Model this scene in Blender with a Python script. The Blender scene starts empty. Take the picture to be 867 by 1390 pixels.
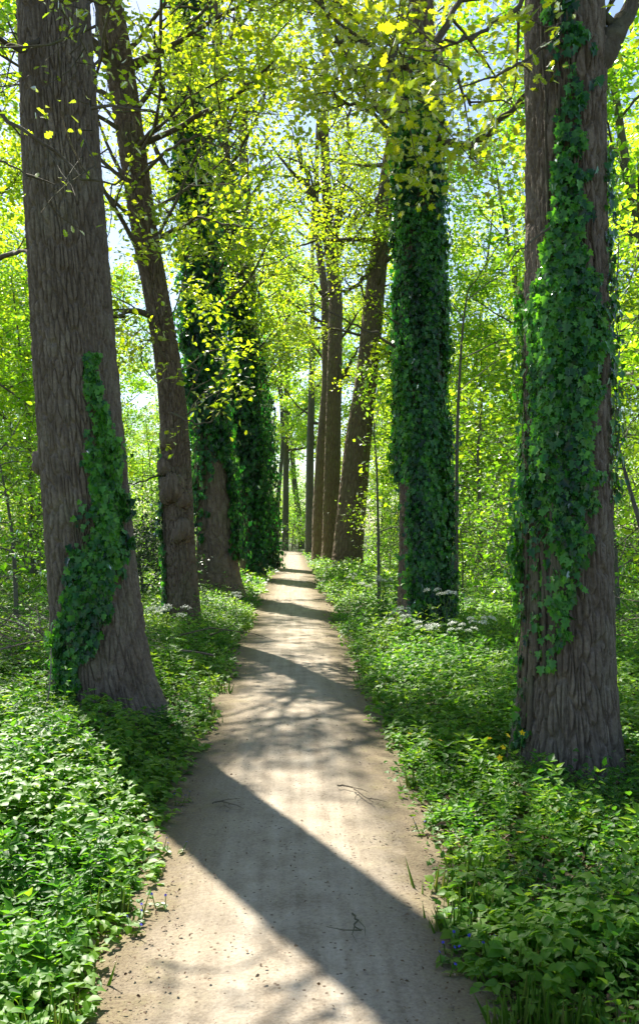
import bpy, math, random
import numpy as np

# ------------------------------------------------------------------ camera, light, exposure
sc = bpy.context.scene
H_CAM, F, PW, PH, HORIZON = 1.65, 1200.0, 867.0, 1390.0, 722.0
cam = bpy.data.cameras.new('camera'); camo = bpy.data.objects.new('camera', cam)
sc.collection.objects.link(camo); sc.camera = camo
camo.location = (0, 0, H_CAM); camo.rotation_euler = (math.radians(90), 0, 0)
cam.sensor_fit = 'VERTICAL'; cam.sensor_height = 36.0; cam.sensor_width = 36.0 * PW / PH
cam.lens = F / PH * 36.0
cam.shift_y = (HORIZON - PH / 2) / PH
cam.clip_start = 0.1; cam.clip_end = 2000

SUN_AZ, SUN_EL = math.radians(-31), math.radians(50)      # azimuth measured from +Y (ahead) towards +X
SUN = np.array([math.sin(SUN_AZ) * math.cos(SUN_EL), math.cos(SUN_AZ) * math.cos(SUN_EL), math.sin(SUN_EL)])
world = bpy.data.worlds.new('World'); sc.world = world; world.use_nodes = True
nt = world.node_tree; nt.nodes.clear()
sky = nt.nodes.new('ShaderNodeTexSky'); sky.sky_type = 'NISHITA'; sky.sun_disc = False
sky.sun_elevation = SUN_EL; sky.sun_rotation = SUN_AZ
sky.air_density = 1.0; sky.dust_density = 0.7
bg = nt.nodes.new('ShaderNodeBackground'); bg.inputs['Strength'].default_value = 0.072
wo = nt.nodes.new('ShaderNodeOutputWorld')
nt.links.new(sky.outputs[0], bg.inputs[0]); nt.links.new(bg.outputs[0], wo.inputs[0])
sl = bpy.data.lights.new('sun', 'SUN'); sl.energy = 5.0; sl.angle = math.radians(0.6); sl.color = (1.0, 0.94, 0.84)
slo = bpy.data.objects.new('sun', sl); sc.collection.objects.link(slo)
from mathutils import Vector
slo.rotation_euler = Vector(SUN).to_track_quat('Z', 'Y').to_euler()
sc.view_settings.view_transform = 'Standard'; sc.view_settings.look = 'None'
sc.view_settings.gamma = 1.0; sc.view_settings.exposure = 1.68; sc.view_settings.use_curve_mapping = False
cy = sc.cycles
cy.use_denoising = True
cy.max_bounces = 6; cy.diffuse_bounces = 3; cy.glossy_bounces = 2; cy.transmission_bounces = 5
cy.sample_clamp_indirect = 6.0

rng = np.random.default_rng(11)
col = sc.collection

# ------------------------------------------------------------------ helpers
def at(px, py, Y):
    return np.array([(px - PW / 2) / F * Y, Y, H_CAM - (py - HORIZON) / F * Y])

def tag(o, label=None, cat=None, group=None, kind=None):
    if label: o['label'] = label
    if cat: o['category'] = cat
    if group: o['group'] = group
    if kind: o['kind'] = kind
    return o

def empty(name, loc, label, cat, group=None):
    o = bpy.data.objects.new(name, None); o.empty_display_size = 0.2
    o.location = loc; col.objects.link(o)
    return tag(o, label, cat, group)

def link_mesh(name, me, mat, parent=None):
    o = bpy.data.objects.new(name, me)
    if mat is not None and len(me.materials) == 0: me.materials.append(mat)
    col.objects.link(o)
    if parent is not None: o.parent = parent
    return o

def copy_tree(o, parent=None):
    c = o.copy(); col.objects.link(c)
    if parent is not None: c.parent = parent
    for ch in list(o.children): copy_tree(ch, c)
    return c

class Geo:
    """collects vertices and polygons as numpy arrays and links them as one mesh"""
    def __init__(s): s.v = []; s.loops = []; s.sizes = []; s.attrs = []; s.uv = []; s.n = 0
    def add(s, V, loops, sizes, shade=None, uv=None):
        V = np.asarray(V, np.float32).reshape(-1, 3)
        s.v.append(V); s.loops.append(np.asarray(loops, np.int64).ravel() + s.n); s.sizes.append(np.asarray(sizes, np.int64).ravel())
        s.attrs.append(np.zeros(len(V), np.float32) if shade is None else np.asarray(shade, np.float32))
        s.uv.append(np.zeros((len(V), 2), np.float32) if uv is None else np.asarray(uv, np.float32))
        s.n += len(V)
    def build(s, name, mat, parent=None, smooth=False, origin=None):
        if not s.v: return None
        V = np.concatenate(s.v); L = np.concatenate(s.loops); S = np.concatenate(s.sizes)
        A = np.concatenate(s.attrs); U = np.concatenate(s.uv)
        if origin is not None: V = V - np.asarray(origin, np.float32)
        me = bpy.data.meshes.new(name)
        me.vertices.add(len(V)); me.vertices.foreach_set('co', V.ravel().astype(np.float32))
        me.loops.add(len(L)); me.loops.foreach_set('vertex_index', L.astype(np.int32))
        me.polygons.add(len(S))
        st = np.concatenate([[0], np.cumsum(S)[:-1]]).astype(np.int32)
        me.polygons.foreach_set('loop_start', st)
        me.polygons.foreach_set('use_smooth', np.full(len(S), smooth))
        a = me.attributes.new('shade', 'FLOAT', 'POINT'); a.data.foreach_set('value', A)
        uvl = me.uv_layers.new(name='UVMap'); uvl.data.foreach_set('uv', U[L].ravel())
        me.update(calc_edges=True)
        return link_mesh(name, me, mat, parent)

def unit(a):
    return a / np.maximum(np.linalg.norm(a, axis=-1, keepdims=True), 1e-9)

def mirror_leaf(half, droop=0.0, fold=0.12):
    """half outline [(x>=0, y)] from the stem to the tip; both halves folded along the midrib"""
    tip = half[-1]; base = half[0]; mid = half[1:-1]
    V = [(0, base[1], 0)]
    V += [(x, y, abs(x) * fold * 2 - droop * y * y) for x, y in mid]
    V += [(0, tip[1], -droop * tip[1] ** 2)]
    n = len(mid)
    V += [(-x, y, abs(x) * fold * 2 - droop * y * y) for x, y in mid]
    Fc = [[0] + list(range(1, n + 1)) + [n + 1], [n + 1] + [n + 2 + i for i in range(n)][::-1] + [0]]
    return np.array(V, float), Fc

OAK = mirror_leaf([(0, 0), (.06, .12), (.2, .3), (.12, .4), (.3, .58), (.18, .68), (.24, .86), (0, 1.0)], .12)
OAK_S = (np.array([(0, 0, 0), (.24, .35, .05), (.3, .72, .02), (0, 1, -.1), (-.3, .72, .02), (-.24, .35, .05)], float), [[0, 1, 2, 3], [3, 4, 5, 0]])
MAPLE = mirror_leaf([(0, 0), (.3, .0), (.24, .12), (.55, .3), (.34, .4), (.5, .72), (.22, .62), (.16, .74), (0, 1.0)], .15, .05)
IVY = mirror_leaf([(0, 0), (.24, -.08), (.5, .12), (.3, .34), (.46, .6), (.2, .62), (0, 1.0)], .18, .1)
NETTLE = mirror_leaf([(0, 0), (.2, .06), (.3, .2), (.27, .28), (.29, .36), (.22, .46), (.22, .54), (.14, .66), (.12, .74), (0, 1.0)], .28, .18)
OVATE = (np.array([(0, 0, 0), (.3, .3, .08), (.22, .65, .02), (0, 1, -.2), (-.22, .65, .02), (-.3, .3, .08), (0, .5, -.03)], float),
         [[0, 1, 6], [1, 2, 6], [2, 3, 6], [3, 4, 6], [4, 5, 6], [5, 0, 6]])
RHOMB = (np.array([(0, 0, 0), (.34, .5, .06), (0, 1, -.1), (-.34, .5, .06)], float), [[0, 1, 2, 3]])
BLADE = (np.array([(-.5, 0, 0), (.5, 0, 0), (.42, .4, .03), (0, 1, .3), (-.42, .4, .03)], float), [[0, 1, 2, 3, 4]])

def add_leaves(g, tmpl, pos, d, nrm, scale, shade, widthf=1.0):
    V0, Fc = tmpl
    N = len(pos)
    if N == 0: return
    d = unit(d); X = unit(np.cross(d, nrm)); Z = np.cross(X, d)
    sc_ = np.asarray(scale).reshape(-1, 1, 1) if np.ndim(scale) else float(scale)
    V = pos[:, None, :] + sc_ * (V0[None, :, 0:1] * widthf * X[:, None, :] + V0[None, :, 1:2] * d[:, None, :] + V0[None, :, 2:3] * Z[:, None, :])
    lp = np.concatenate([np.array(f) for f in Fc]); sz = np.array([len(f) for f in Fc])
    loops = (lp[None, :] + (np.arange(N) * len(V0))[:, None]).ravel()
    g.add(V.reshape(-1, 3), loops, np.tile(sz, N), np.repeat(shade, len(V0)))

def add_tube(g, P, R, sides=6, shade=0.0, cap=True):
    P = np.asarray(P, float); R = np.asarray(R, float); n = len(P)
    T = unit(np.gradient(P, axis=0))
    ref = np.array([0.13, 0.31, 0.94]) if abs(T[0][2]) < .9 else np.array([1.0, .1, 0])
    A = unit(np.cross(T, ref)); B = np.cross(T, A)
    th = np.linspace(0, 2 * math.pi, sides, endpoint=False)
    V = P[:, None, :] + R[:, None, None] * (np.cos(th)[None, :, None] * A[:, None, :] + np.sin(th)[None, :, None] * B[:, None, :])
    i = np.arange(n - 1)[:, None] * sides; j = np.arange(sides)[None, :]; j2 = (j + 1) % sides
    q = np.stack([i + j, i + j2, i + sides + j2, i + sides + j], -1).reshape(-1)
    ln = np.concatenate([[0], np.cumsum(np.linalg.norm(np.diff(P, axis=0), axis=1))])
    uv = np.stack([np.broadcast_to(th[None, :] * R.mean(), (n, sides)), np.broadcast_to(ln[:, None], (n, sides))], -1).reshape(-1, 2)
    g.add(V.reshape(-1, 3), q, np.full((n - 1) * sides, 4), np.full(n * sides, shade), uv)

def spline(pts, n):
    """Catmull-Rom through rows of pts, n samples"""
    P = np.asarray(pts, float); m = len(P)
    t = np.linspace(0, m - 1, n); i = np.clip(t.astype(int), 0, m - 2); f = (t - i)[:, None]
    p0 = P[np.maximum(i - 1, 0)]; p1 = P[i]; p2 = P[i + 1]; p3 = P[np.minimum(i + 2, m - 1)]
    return .5 * (2 * p1 + (p2 - p0) * f + (2 * p0 - 5 * p1 + 4 * p2 - p3) * f ** 2 + (3 * p1 - p0 - 3 * p2 + p3) * f ** 3)

_perm = np.random.default_rng(5).random((64, 64))
def noise2(x, y):
    x = np.asarray(x, float); y = np.asarray(y, float)
    xi = np.floor(x).astype(int); yi = np.floor(y).astype(int); fx = x - xi; fy = y - yi
    fx = fx * fx * (3 - 2 * fx); fy = fy * fy * (3 - 2 * fy)
    g = lambda a, b: _perm[a % 64, b % 64]
    return (g(xi, yi) * (1 - fx) + g(xi + 1, yi) * fx) * (1 - fy) + (g(xi, yi + 1) * (1 - fx) + g(xi + 1, yi + 1) * fx) * fy
def fbm(x, y): return (noise2(x, y) + .5 * noise2(2.1 * x + 7, 2.1 * y + 3) + .25 * noise2(4.3 * x + 1, 4.3 * y + 9)) / 1.75

def path_x(y):
    y = np.asarray(y, float)
    return -y * 36.5 / F - np.maximum(0, y - 68) ** 2 * .012
def path_hw(y): return 0.72 + 0.05 * (noise2(np.asarray(y) * .7, 3.3) - .5)
def ground(x, y):
    x = np.asarray(x, float); y = np.asarray(y, float)
    d = np.abs(x - path_x(y))
    t = np.clip((d - .78) / .9, 0, 1); t = t * t * (3 - 2 * t)
    t2 = np.clip((d - 2) / 8, 0, 1)
    return t * (.05 + .10 * (fbm(x * .8, y * .8) - .5)) + t2 * (.3 * (fbm(x * .16, y * .16) - .5)) - .03 * (1 - t)

# ------------------------------------------------------------------ materials
def new_mat(name):
    m = bpy.data.materials.new(name); m.use_nodes = True
    n = m.node_tree.nodes; n.clear(); return m, n, m.node_tree.links
def ramp(n, stops, interp='LINEAR'):
    r = n.new('ShaderNodeValToRGB'); r.color_ramp.interpolation = interp
    e = r.color_ramp.elements
    while len(e) < len(stops): e.new(.5)
    for k, (p, c) in enumerate(stops): e[k].position = p; e[k].color = (*c, 1)
    return r

def leaf_mat(name, refl, trans, tmix=.5, gloss=.06, rough=.4):
    """refl / trans: three colours each along the per-leaf value"""
    m, n, l = new_mat(name)
    a = n.new('ShaderNodeAttribute'); a.attribute_name = 'shade'
    r1 = ramp(n, [(0, refl[0]), (.5, refl[1]), (1, refl[2])]); r2 = ramp(n, [(0, trans[0]), (.5, trans[1]), (1, trans[2])])
    l.new(a.outputs['Fac'], r1.inputs[0]); l.new(a.outputs['Fac'], r2.inputs[0])
    d = n.new('ShaderNodeBsdfDiffuse'); t = n.new('ShaderNodeBsdfTranslucent')
    l.new(r1.outputs[0], d.inputs[0]); l.new(r2.outputs[0], t.inputs[0])
    mx = n.new('ShaderNodeMixShader'); mx.inputs[0].default_value = tmix
    l.new(d.outputs[0], mx.inputs[1]); l.new(t.outputs[0], mx.inputs[2])
    gl = n.new('ShaderNodeBsdfGlossy'); gl.inputs['Roughness'].default_value = rough; gl.inputs[0].default_value = (1, 1, 1, 1)
    m2 = n.new('ShaderNodeMixShader')
    fz = n.new('ShaderNodeFresnel'); fz.inputs[0].default_value = 1.4
    fm = n.new('ShaderNodeMath'); fm.operation = 'MULTIPLY'; fm.inputs[1].default_value = gloss * 10; l.new(fz.outputs[0], fm.inputs[0]); l.new(fm.outputs[0], m2.inputs[0])
    l.new(mx.outputs[0], m2.inputs[1]); l.new(gl.outputs[0], m2.inputs[2])
    o = n.new('ShaderNodeOutputMaterial'); l.new(m2.outputs[0], o.inputs[0])
    return m

M = {}
M['oak_leaf'] = leaf_mat('oak_leaf', [(.05, .07, .012), (.09, .12, .015), (.14, .15, .02)], [(.24, .50, .006), (.50, .72, .01), (.76, .84, .02)], .66, .04, .45)
M['maple_leaf'] = leaf_mat('maple_leaf', [(.05, .09, .012), (.08, .13, .015), (.14, .15, .02)], [(.24, .48, .006), (.56, .72, .01), (.84, .80, .02)], .66, .05, .4)
M['wood_leaf'] = leaf_mat('wood_leaf', [(.05, .09, .01), (.08, .14, .012), (.13, .18, .02)], [(.20, .54, .008), (.38, .72, .012), (.66, .84, .03)], .7, .04, .45)
M['bush_leaf'] = leaf_mat('bush_leaf', [(.03, .08, .012), (.06, .12, .014), (.10, .15, .02)], [(.14, .48, .01), (.30, .68, .015), (.56, .82, .03)], .68, .05, .4)
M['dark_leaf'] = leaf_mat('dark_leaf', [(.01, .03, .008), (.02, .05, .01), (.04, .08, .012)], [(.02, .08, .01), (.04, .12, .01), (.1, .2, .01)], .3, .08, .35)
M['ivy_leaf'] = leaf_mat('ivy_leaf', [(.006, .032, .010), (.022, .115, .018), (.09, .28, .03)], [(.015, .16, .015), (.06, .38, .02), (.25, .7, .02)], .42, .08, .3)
M['nettle_leaf'] = leaf_mat('nettle_leaf', [(.022, .08, .01), (.06, .17, .015), (.13, .24, .022)], [(.06, .28, .01), (.22, .56, .015), (.52, .78, .03)], .5, .035, .45)
M['grass'] = leaf_mat('grass', [(.04, .10, .01), (.07, .15, .015), (.16, .18, .05)], [(.1, .28, .01), (.2, .4, .015), (.35, .4, .05)], .45, .05, .4)
M['white_petal'] = leaf_mat('white_petal', [(.6, .62, .55), (.72, .74, .68), (.8, .8, .76)], [(.6, .65, .5), (.7, .74, .6), (.8, .8, .7)], .35, .03)
M['yellow_petal'] = leaf_mat('yellow_petal', [(.7, .5, .01), (.75, .55, .01), (.8, .6, .02)], [(.7, .5, .01)] * 3, .35, .05)
M['blue_petal'] = leaf_mat('blue_petal', [(.06, .05, .45), (.08, .07, .55), (.1, .1, .6)], [(.06, .05, .5)] * 3, .3, .03)
M['litter'] = leaf_mat('litter', [(.07, .04, .02), (.13, .08, .04), (.25, .19, .12)], [(.1, .06, .02)] * 3, .12, .03, .6)

def bark_mat(name, c1, c2, c3, vscale=(11, 2.6), bump=.5, green=0.0, detail=30):
    m, n, l = new_mat(name)
    uv = n.new('ShaderNodeUVMap'); uv.uv_map = 'UVMap'
    mp = n.new('ShaderNodeMapping'); mp.inputs['Scale'].default_value = (vscale[0], vscale[1], 1)
    l.new(uv.outputs[0], mp.inputs[0])
    ns = n.new('ShaderNodeTexNoise'); ns.inputs['Scale'].default_value = 1.1; ns.inputs['Detail'].default_value = 3
    l.new(mp.outputs[0], ns.inputs['Vector'])
    mxv = n.new('ShaderNodeMixRGB'); mxv.blend_type = 'ADD'; mxv.inputs[0].default_value = .6
    l.new(mp.outputs[0], mxv.inputs[1]); l.new(ns.outputs['Color'], mxv.inputs[2])
    v = n.new('ShaderNodeTexVoronoi'); v.feature = 'DISTANCE_TO_EDGE'; v.inputs['Scale'].default_value = 1.0
    l.new(mxv.outputs[0], v.inputs['Vector'])
    mr = n.new('ShaderNodeMapRange'); mr.inputs['From Max'].default_value = .3; l.new(v.outputs['Distance'], mr.inputs['Value'])
    fine = n.new('ShaderNodeTexNoise'); fine.inputs['Scale'].default_value = detail; fine.inputs['Detail'].default_value = 5; fine.inputs['Roughness'].default_value = .65
    g = n.new('ShaderNodeNewGeometry'); l.new(g.outputs['Position'], fine.inputs['Vector'])
    big = n.new('ShaderNodeTexNoise'); big.inputs['Scale'].default_value = 2.2; big.inputs['Detail'].default_value = 4; l.new(g.outputs['Position'], big.inputs['Vector'])
    r = ramp(n, [(.25, c1), (.5, c2), (.78, c3)]); 
    mxf = n.new('ShaderNodeMixRGB'); mxf.inputs[0].default_value = .45; l.new(fine.outputs['Fac'], mxf.inputs[1]); l.new(big.outputs['Fac'], mxf.inputs[2])
    l.new(mxf.outputs[0], r.inputs[0])
    gm = n.new('ShaderNodeMixRGB'); gm.inputs[2].default_value = (.07, .1, .03, 1)
    gr = ramp(n, [(.5, (0, 0, 0)), (.7, (green,) * 3)]); l.new(big.outputs['Fac'], gr.inputs[0]); l.new(gr.outputs[0], gm.inputs[0]); l.new(r.outputs[0], gm.inputs[1])
    # furrow floors darkened: recess shade painted into the bark colour
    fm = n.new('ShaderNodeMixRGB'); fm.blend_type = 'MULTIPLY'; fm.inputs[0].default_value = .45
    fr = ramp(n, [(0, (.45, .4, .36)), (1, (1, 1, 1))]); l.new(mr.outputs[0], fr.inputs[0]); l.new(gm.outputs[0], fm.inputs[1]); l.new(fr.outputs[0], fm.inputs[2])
    b1 = n.new('ShaderNodeBump'); b1.inputs['Strength'].default_value = bump; b1.inputs['Distance'].default_value = .035; l.new(mr.outputs[0], b1.inputs['Height'])
    b2 = n.new('ShaderNodeBump'); b2.inputs['Strength'].default_value = .75; b2.inputs['Distance'].default_value = .018; l.new(fine.outputs['Fac'], b2.inputs['Height']); l.new(b1.outputs[0], b2.inputs['Normal'])
    p = n.new('ShaderNodeBsdfPrincipled'); p.inputs['Roughness'].default_value = .9; p.inputs['Specular IOR Level'].default_value = .2
    l.new(fm.outputs[0], p.inputs['Base Color']); l.new(b2.outputs[0], p.inputs['Normal'])
    o = n.new('ShaderNodeOutputMaterial'); l.new(p.outputs[0], o.inputs[0])
    return m

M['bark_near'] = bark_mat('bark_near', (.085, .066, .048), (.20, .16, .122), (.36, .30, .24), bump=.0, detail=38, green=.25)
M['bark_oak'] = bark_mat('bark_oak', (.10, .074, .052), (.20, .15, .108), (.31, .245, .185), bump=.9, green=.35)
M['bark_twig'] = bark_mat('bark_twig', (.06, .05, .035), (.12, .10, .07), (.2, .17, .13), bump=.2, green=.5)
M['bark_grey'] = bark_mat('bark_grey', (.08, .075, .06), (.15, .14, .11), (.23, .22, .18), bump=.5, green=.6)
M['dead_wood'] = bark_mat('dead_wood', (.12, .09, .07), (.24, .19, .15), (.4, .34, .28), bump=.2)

def ground_mat():
    m, n, l = new_mat('forest_soil')
    g = n.new('ShaderNodeNewGeometry')
    a = n.new('ShaderNodeTexNoise'); a.inputs['Scale'].default_value = .9; a.inputs['Detail'].default_value = 6
    b = n.new('ShaderNodeTexNoise'); b.inputs['Scale'].default_value = 25; b.inputs['Detail'].default_value = 5
    for t in (a, b): l.new(g.outputs['Position'], t.inputs['Vector'])
    r1 = ramp(n, [(.3, (.04, .03, .018)), (.55, (.08, .06, .035)), (.75, (.13, .10, .06))]); l.new(b.outputs['Fac'], r1.inputs[0])
    r2 = ramp(n, [(.42, (0, 0, 0)), (.58, (1, 1, 1))]); l.new(a.outputs['Fac'], r2.inputs[0])
    r3 = ramp(n, [(.3, (.025, .06, .012)), (.7, (.06, .11, .02))]); l.new(b.outputs['Fac'], r3.inputs[0])
    mx = n.new('ShaderNodeMixRGB'); l.new(r2.outputs[0], mx.inputs[0]); l.new(r1.outputs[0], mx.inputs[1]); l.new(r3.outputs[0], mx.inputs[2])
    bp = n.new('ShaderNodeBump'); bp.inputs['Distance'].default_value = .04; l.new(b.outputs['Fac'], bp.inputs['Height'])
    p = n.new('ShaderNodeBsdfPrincipled'); p.inputs['Roughness'].default_value = .95
    l.new(mx.outputs[0], p.inputs['Base Color']); l.new(bp.outputs[0], p.inputs['Normal'])
    o = n.new('ShaderNodeOutputMaterial'); l.new(p.outputs[0], o.inputs[0]); return m
M['soil'] = ground_mat()

def path_mat():
    """UV: x = signed distance from the middle of the path in half widths, y = metres along it"""
    m, n, l = new_mat('compacted_sand')
    g = n.new('ShaderNodeNewGeometry'); uv = n.new('ShaderNodeUVMap'); uv.uv_map = 'UVMap'
    fine = n.new('ShaderNodeTexNoise'); fine.inputs['Scale'].default_value = 70; fine.inputs['Detail'].default_value = 6; fine.inputs['Roughness'].default_value = .7
    mid = n.new('ShaderNodeTexNoise'); mid.inputs['Scale'].default_value = 5; mid.inputs['Detail'].default_value = 6; mid.inputs['Roughness'].default_value = .65
    big = n.new('ShaderNodeTexNoise'); big.inputs['Scale'].default_value = 1.3; big.inputs['Detail'].default_value = 4
    for t in (fine, mid, big): l.new(g.outputs['Position'], t.inputs['Vector'])
    # long wheel and rain streaks
    mp = n.new('ShaderNodeMapping'); mp.inputs['Scale'].default_value = (9, .5, 1); l.new(uv.outputs[0], mp.inputs[0])
    st = n.new('ShaderNodeTexNoise'); st.inputs['Scale'].default_value = 1.0; st.inputs['Detail'].default_value = 5; l.new(mp.outputs[0], st.inputs['Vector'])
    r = ramp(n, [(.36, (.17, .135, .095)), (.5, (.31, .262, .197)), (.63, (.43, .375, .295))])
    mm = n.new('ShaderNodeMixRGB'); mm.inputs[0].default_value = .5; l.new(fine.outputs['Fac'], mm.inputs[1]); l.new(mid.outputs['Fac'], mm.inputs[2])
    m3 = n.new('ShaderNodeMixRGB'); m3.inputs[0].default_value = .3; l.new(mm.outputs[0], m3.inputs[1]); l.new(st.outputs['Fac'], m3.inputs[2]); l.new(m3.outputs[0], r.inputs[0])
    # worn grey middle
    sep = n.new('ShaderNodeSeparateXYZ'); l.new(uv.outputs[0], sep.inputs[0])
    ab = n.new('ShaderNodeMath'); ab.operation = 'ABSOLUTE'; l.new(sep.outputs[0], ab.inputs[0])
    ad = n.new('ShaderNodeMath'); ad.operation = 'MULTIPLY_ADD'; l.new(mid.outputs['Fac'], ad.inputs[0]); ad.inputs[1].default_value = .9; l.new(ab.outputs[0], ad.inputs[2])
    ad2 = n.new('ShaderNodeMath'); ad2.operation = 'MULTIPLY_ADD'; l.new(big.outputs['Fac'], ad2.inputs[0]); ad2.inputs[1].default_value = .5; l.new(ad.outputs[0], ad2.inputs[2])
    er = ramp(n, [(.0, (0, 0, 0)), (.35, (.0, .0, .0)), (.75, (.55, .55, .55)), (1.0, (1, 1, 1))])
    mr = n.new('ShaderNodeMapRange'); mr.inputs['From Min'].default_value = .8; mr.inputs['From Max'].default_value = 1.55; l.new(ad2.outputs[0], mr.inputs['Value']); l.new(mr.outputs[0], er.inputs[0])
    ec = ramp(n, [(.35, (.08, .06, .038)), (.5, (.17, .135, .085)), (.68, (.24, .21, .12))]); l.new(mm.outputs[0], ec.inputs[0])
    mx = n.new('ShaderNodeMixRGB'); l.new(er.outputs[0], mx.inputs[0]); l.new(r.outputs[0], mx.inputs[1]); l.new(ec.outputs[0], mx.inputs[2])
    # dark crumbs of soil
    vo = n.new('ShaderNodeTexVoronoi'); vo.inputs['Scale'].default_value = 26; l.new(g.outputs['Position'], vo.inputs['Vector'])
    cr = ramp(n, [(.0, (1, 1, 1)), (.14, (1, 1, 1)), (.2, (0, 0, 0))]); l.new(vo.outputs['Distance'], cr.inputs[0])
    th = ramp(n, [(.46, (0, 0, 0)), (.54, (.85, .85, .85))]); l.new(mid.outputs['Fac'], th.inputs[0])
    ml = n.new('ShaderNodeMixRGB'); ml.blend_type = 'MULTIPLY'; ml.inputs[0].default_value = 1; l.new(cr.outputs[0], ml.inputs[1]); l.new(th.outputs[0], ml.inputs[2])
    mc = n.new('ShaderNodeMixRGB'); mc.inputs[2].default_value = (.09, .06, .04, 1); l.new(ml.outputs[0], mc.inputs[0]); l.new(mx.outputs[0], mc.inputs[1])
    bp = n.new('ShaderNodeBump'); bp.inputs['Distance'].default_value = .01; bp.inputs['Strength'].default_value = .7; l.new(fine.outputs['Fac'], bp.inputs['Height'])
    b2 = n.new('ShaderNodeBump'); b2.inputs['Distance'].default_value = .03; b2.inputs['Strength'].default_value = .5; l.new(mid.outputs['Fac'], b2.inputs['Height']); l.new(bp.outputs[0], b2.inputs['Normal'])
    p = n.new('ShaderNodeBsdfPrincipled'); p.inputs['Roughness'].default_value = .95; p.inputs['Specular IOR Level'].default_value = .15
    l.new(mc.outputs[0], p.inputs['Base Color']); l.new(b2.outputs[0], p.inputs['Normal'])
    o = n.new('ShaderNodeOutputMaterial'); l.new(p.outputs[0], o.inputs[0]); return m
M['path'] = path_mat()

# ------------------------------------------------------------------ ground and path
def sheet(xs, ys, zf, mat, name, uvf=None):
    X, Y = np.meshgrid(xs, ys); Z = zf(X, Y); nx, ny = len(xs), len(ys)
    i = np.arange(ny - 1)[:, None] * nx; j = np.arange(nx - 1)[None, :]
    q = np.stack([i + j, i + j + 1, i + nx + j + 1, i + nx + j], -1).reshape(-1)
    g = Geo(); g.add(np.stack([X, Y, Z], -1).reshape(-1, 3), q, np.full((nx - 1) * (ny - 1), 4), None, None if uvf is None else uvf(X, Y))
    return tag(g.build(name, mat, smooth=True), None, None, None, 'structure')
xs = np.concatenate([-np.geomspace(14, 900, 24)[::-1], np.linspace(-13.6, 13.6, 170), np.geomspace(14, 900, 24)])
ys = np.concatenate([np.linspace(-300, -6, 10), np.linspace(-5, 40, 260), np.geomspace(41, 1500, 60)])
go = sheet(xs, ys, ground, M['soil'], 'ground')
tag(go, 'brown and green woodland floor under the plants on both sides of the path', 'ground')
yy = np.concatenate([np.linspace(-4, 14, 300), np.linspace(14.2, 90, 250)]); uu = np.linspace(-1.25, 1.25, 41)
U, YY = np.meshgrid(uu, yy); XX = path_x(YY) + U * path_hw(YY)
ZZ = .012 + .02 * (1 - U ** 2) * .6 + .012 * (fbm(XX * 3, YY * 3) - .5) - np.maximum(0, np.abs(U) - 1.0) * .12
nx = len(uu); i = np.arange(len(yy) - 1)[:, None] * nx; j = np.arange(nx - 1)[None, :]
g = Geo(); g.add(np.stack([XX, YY, ZZ], -1).reshape(-1, 3), np.stack([i + j, i + j + 1, i + nx + j + 1, i + nx + j], -1).reshape(-1),
                 np.full((nx - 1) * (len(yy) - 1), 4), None, np.stack([U, YY], -1).reshape(-1, 2))
tag(g.build('path', M['path'], smooth=True), 'narrow pale sandy footpath running straight between the two rows of trees', 'path', None, 'structure')

# ------------------------------------------------------------------ sun gaps: where the canopy leaves the sun through (x, y on the ground)
def sun_hit(P): return P[:, :2] - SUN[None, :2] * (P[:, 2:3] / SUN[2])
SPOTS = [(-.35, 3.55, .45, .5), (-2.2, 4.2, 1.0, .9), (.15, 5.4, .7, .5), (.1, 6.6, .75, .6), (-.2, 7.9, .8, .5), (-.4, 9.6, .7, .4), (-.4, 11.8, .9, 1.0), (-.5, 14.5, .9, .6), (1.3, 5.0, .5, .8),
         (-1.7, 12.5, .7, 1.4), (1.4, 9.5, .9, .8), (2.6, 9.0, 1.2, .8), (-3.2, 5.5, .8, .8), (-.6, 18, .9, .7), (-.8, 22, 1, .8), (-.9, 27, 1, 1), (-1.1, 33, 1, 1), (-1.4, 41, 1.2, 1.5), (-1.7, 52, 1.5, 2),
         (3.5, 12, 1.4, 1.6), (3.2, 16, 1.4, 1.6), (4.5, 20, 2, 2), (1.5, 4.1, .5, .35), (2.3, 5.4, .5, .5), (.9, 12.5, .6, 1), (3.2, 7.4, .7, .6), (1.0, 17, 1, 1), (-3.3, 9.8, .9, .9), (-2.6, 17.5, 1, 1.4)]
def gap_keep(P, r, full=.99):
    Q = sun_hit(P); k = np.zeros(len(P))
    for x, y, a, b in SPOTS:
        e = ((Q[:, 0] - x) / a) ** 2 + ((Q[:, 1] - y) / b) ** 2
        k = np.maximum(k, np.clip(1.6 - e * 1.1, 0, 1))
    k = np.clip(k + (fbm(Q[:, 0] * 3, Q[:, 1] * 3) - .5) * .9 * (k > 0), 0, 1)
    h = fbm(Q[:, 0] * .75 + 11, Q[:, 1] * .55 + 3)
    k = np.maximum(k, np.clip((.46 - h) * 9, 0, .92))
    return r.random(len(P)) > k * full

# ------------------------------------------------------------------ trees
def grow(start, d, length, r0, r, n=9, wob=.12, up=.05, r1=None):
    P = [np.array(start, float)]; d = unit(np.array(d, float)); st = length / (n - 1)
    for _ in range(n - 1):
        d = unit(d + r.normal(0, wob, 3) + np.array([0, 0, up])); P.append(P[-1] + d * st)
    return np.array(P), np.linspace(r0, r1 if r1 is not None else r0 * .25, n)

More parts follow.
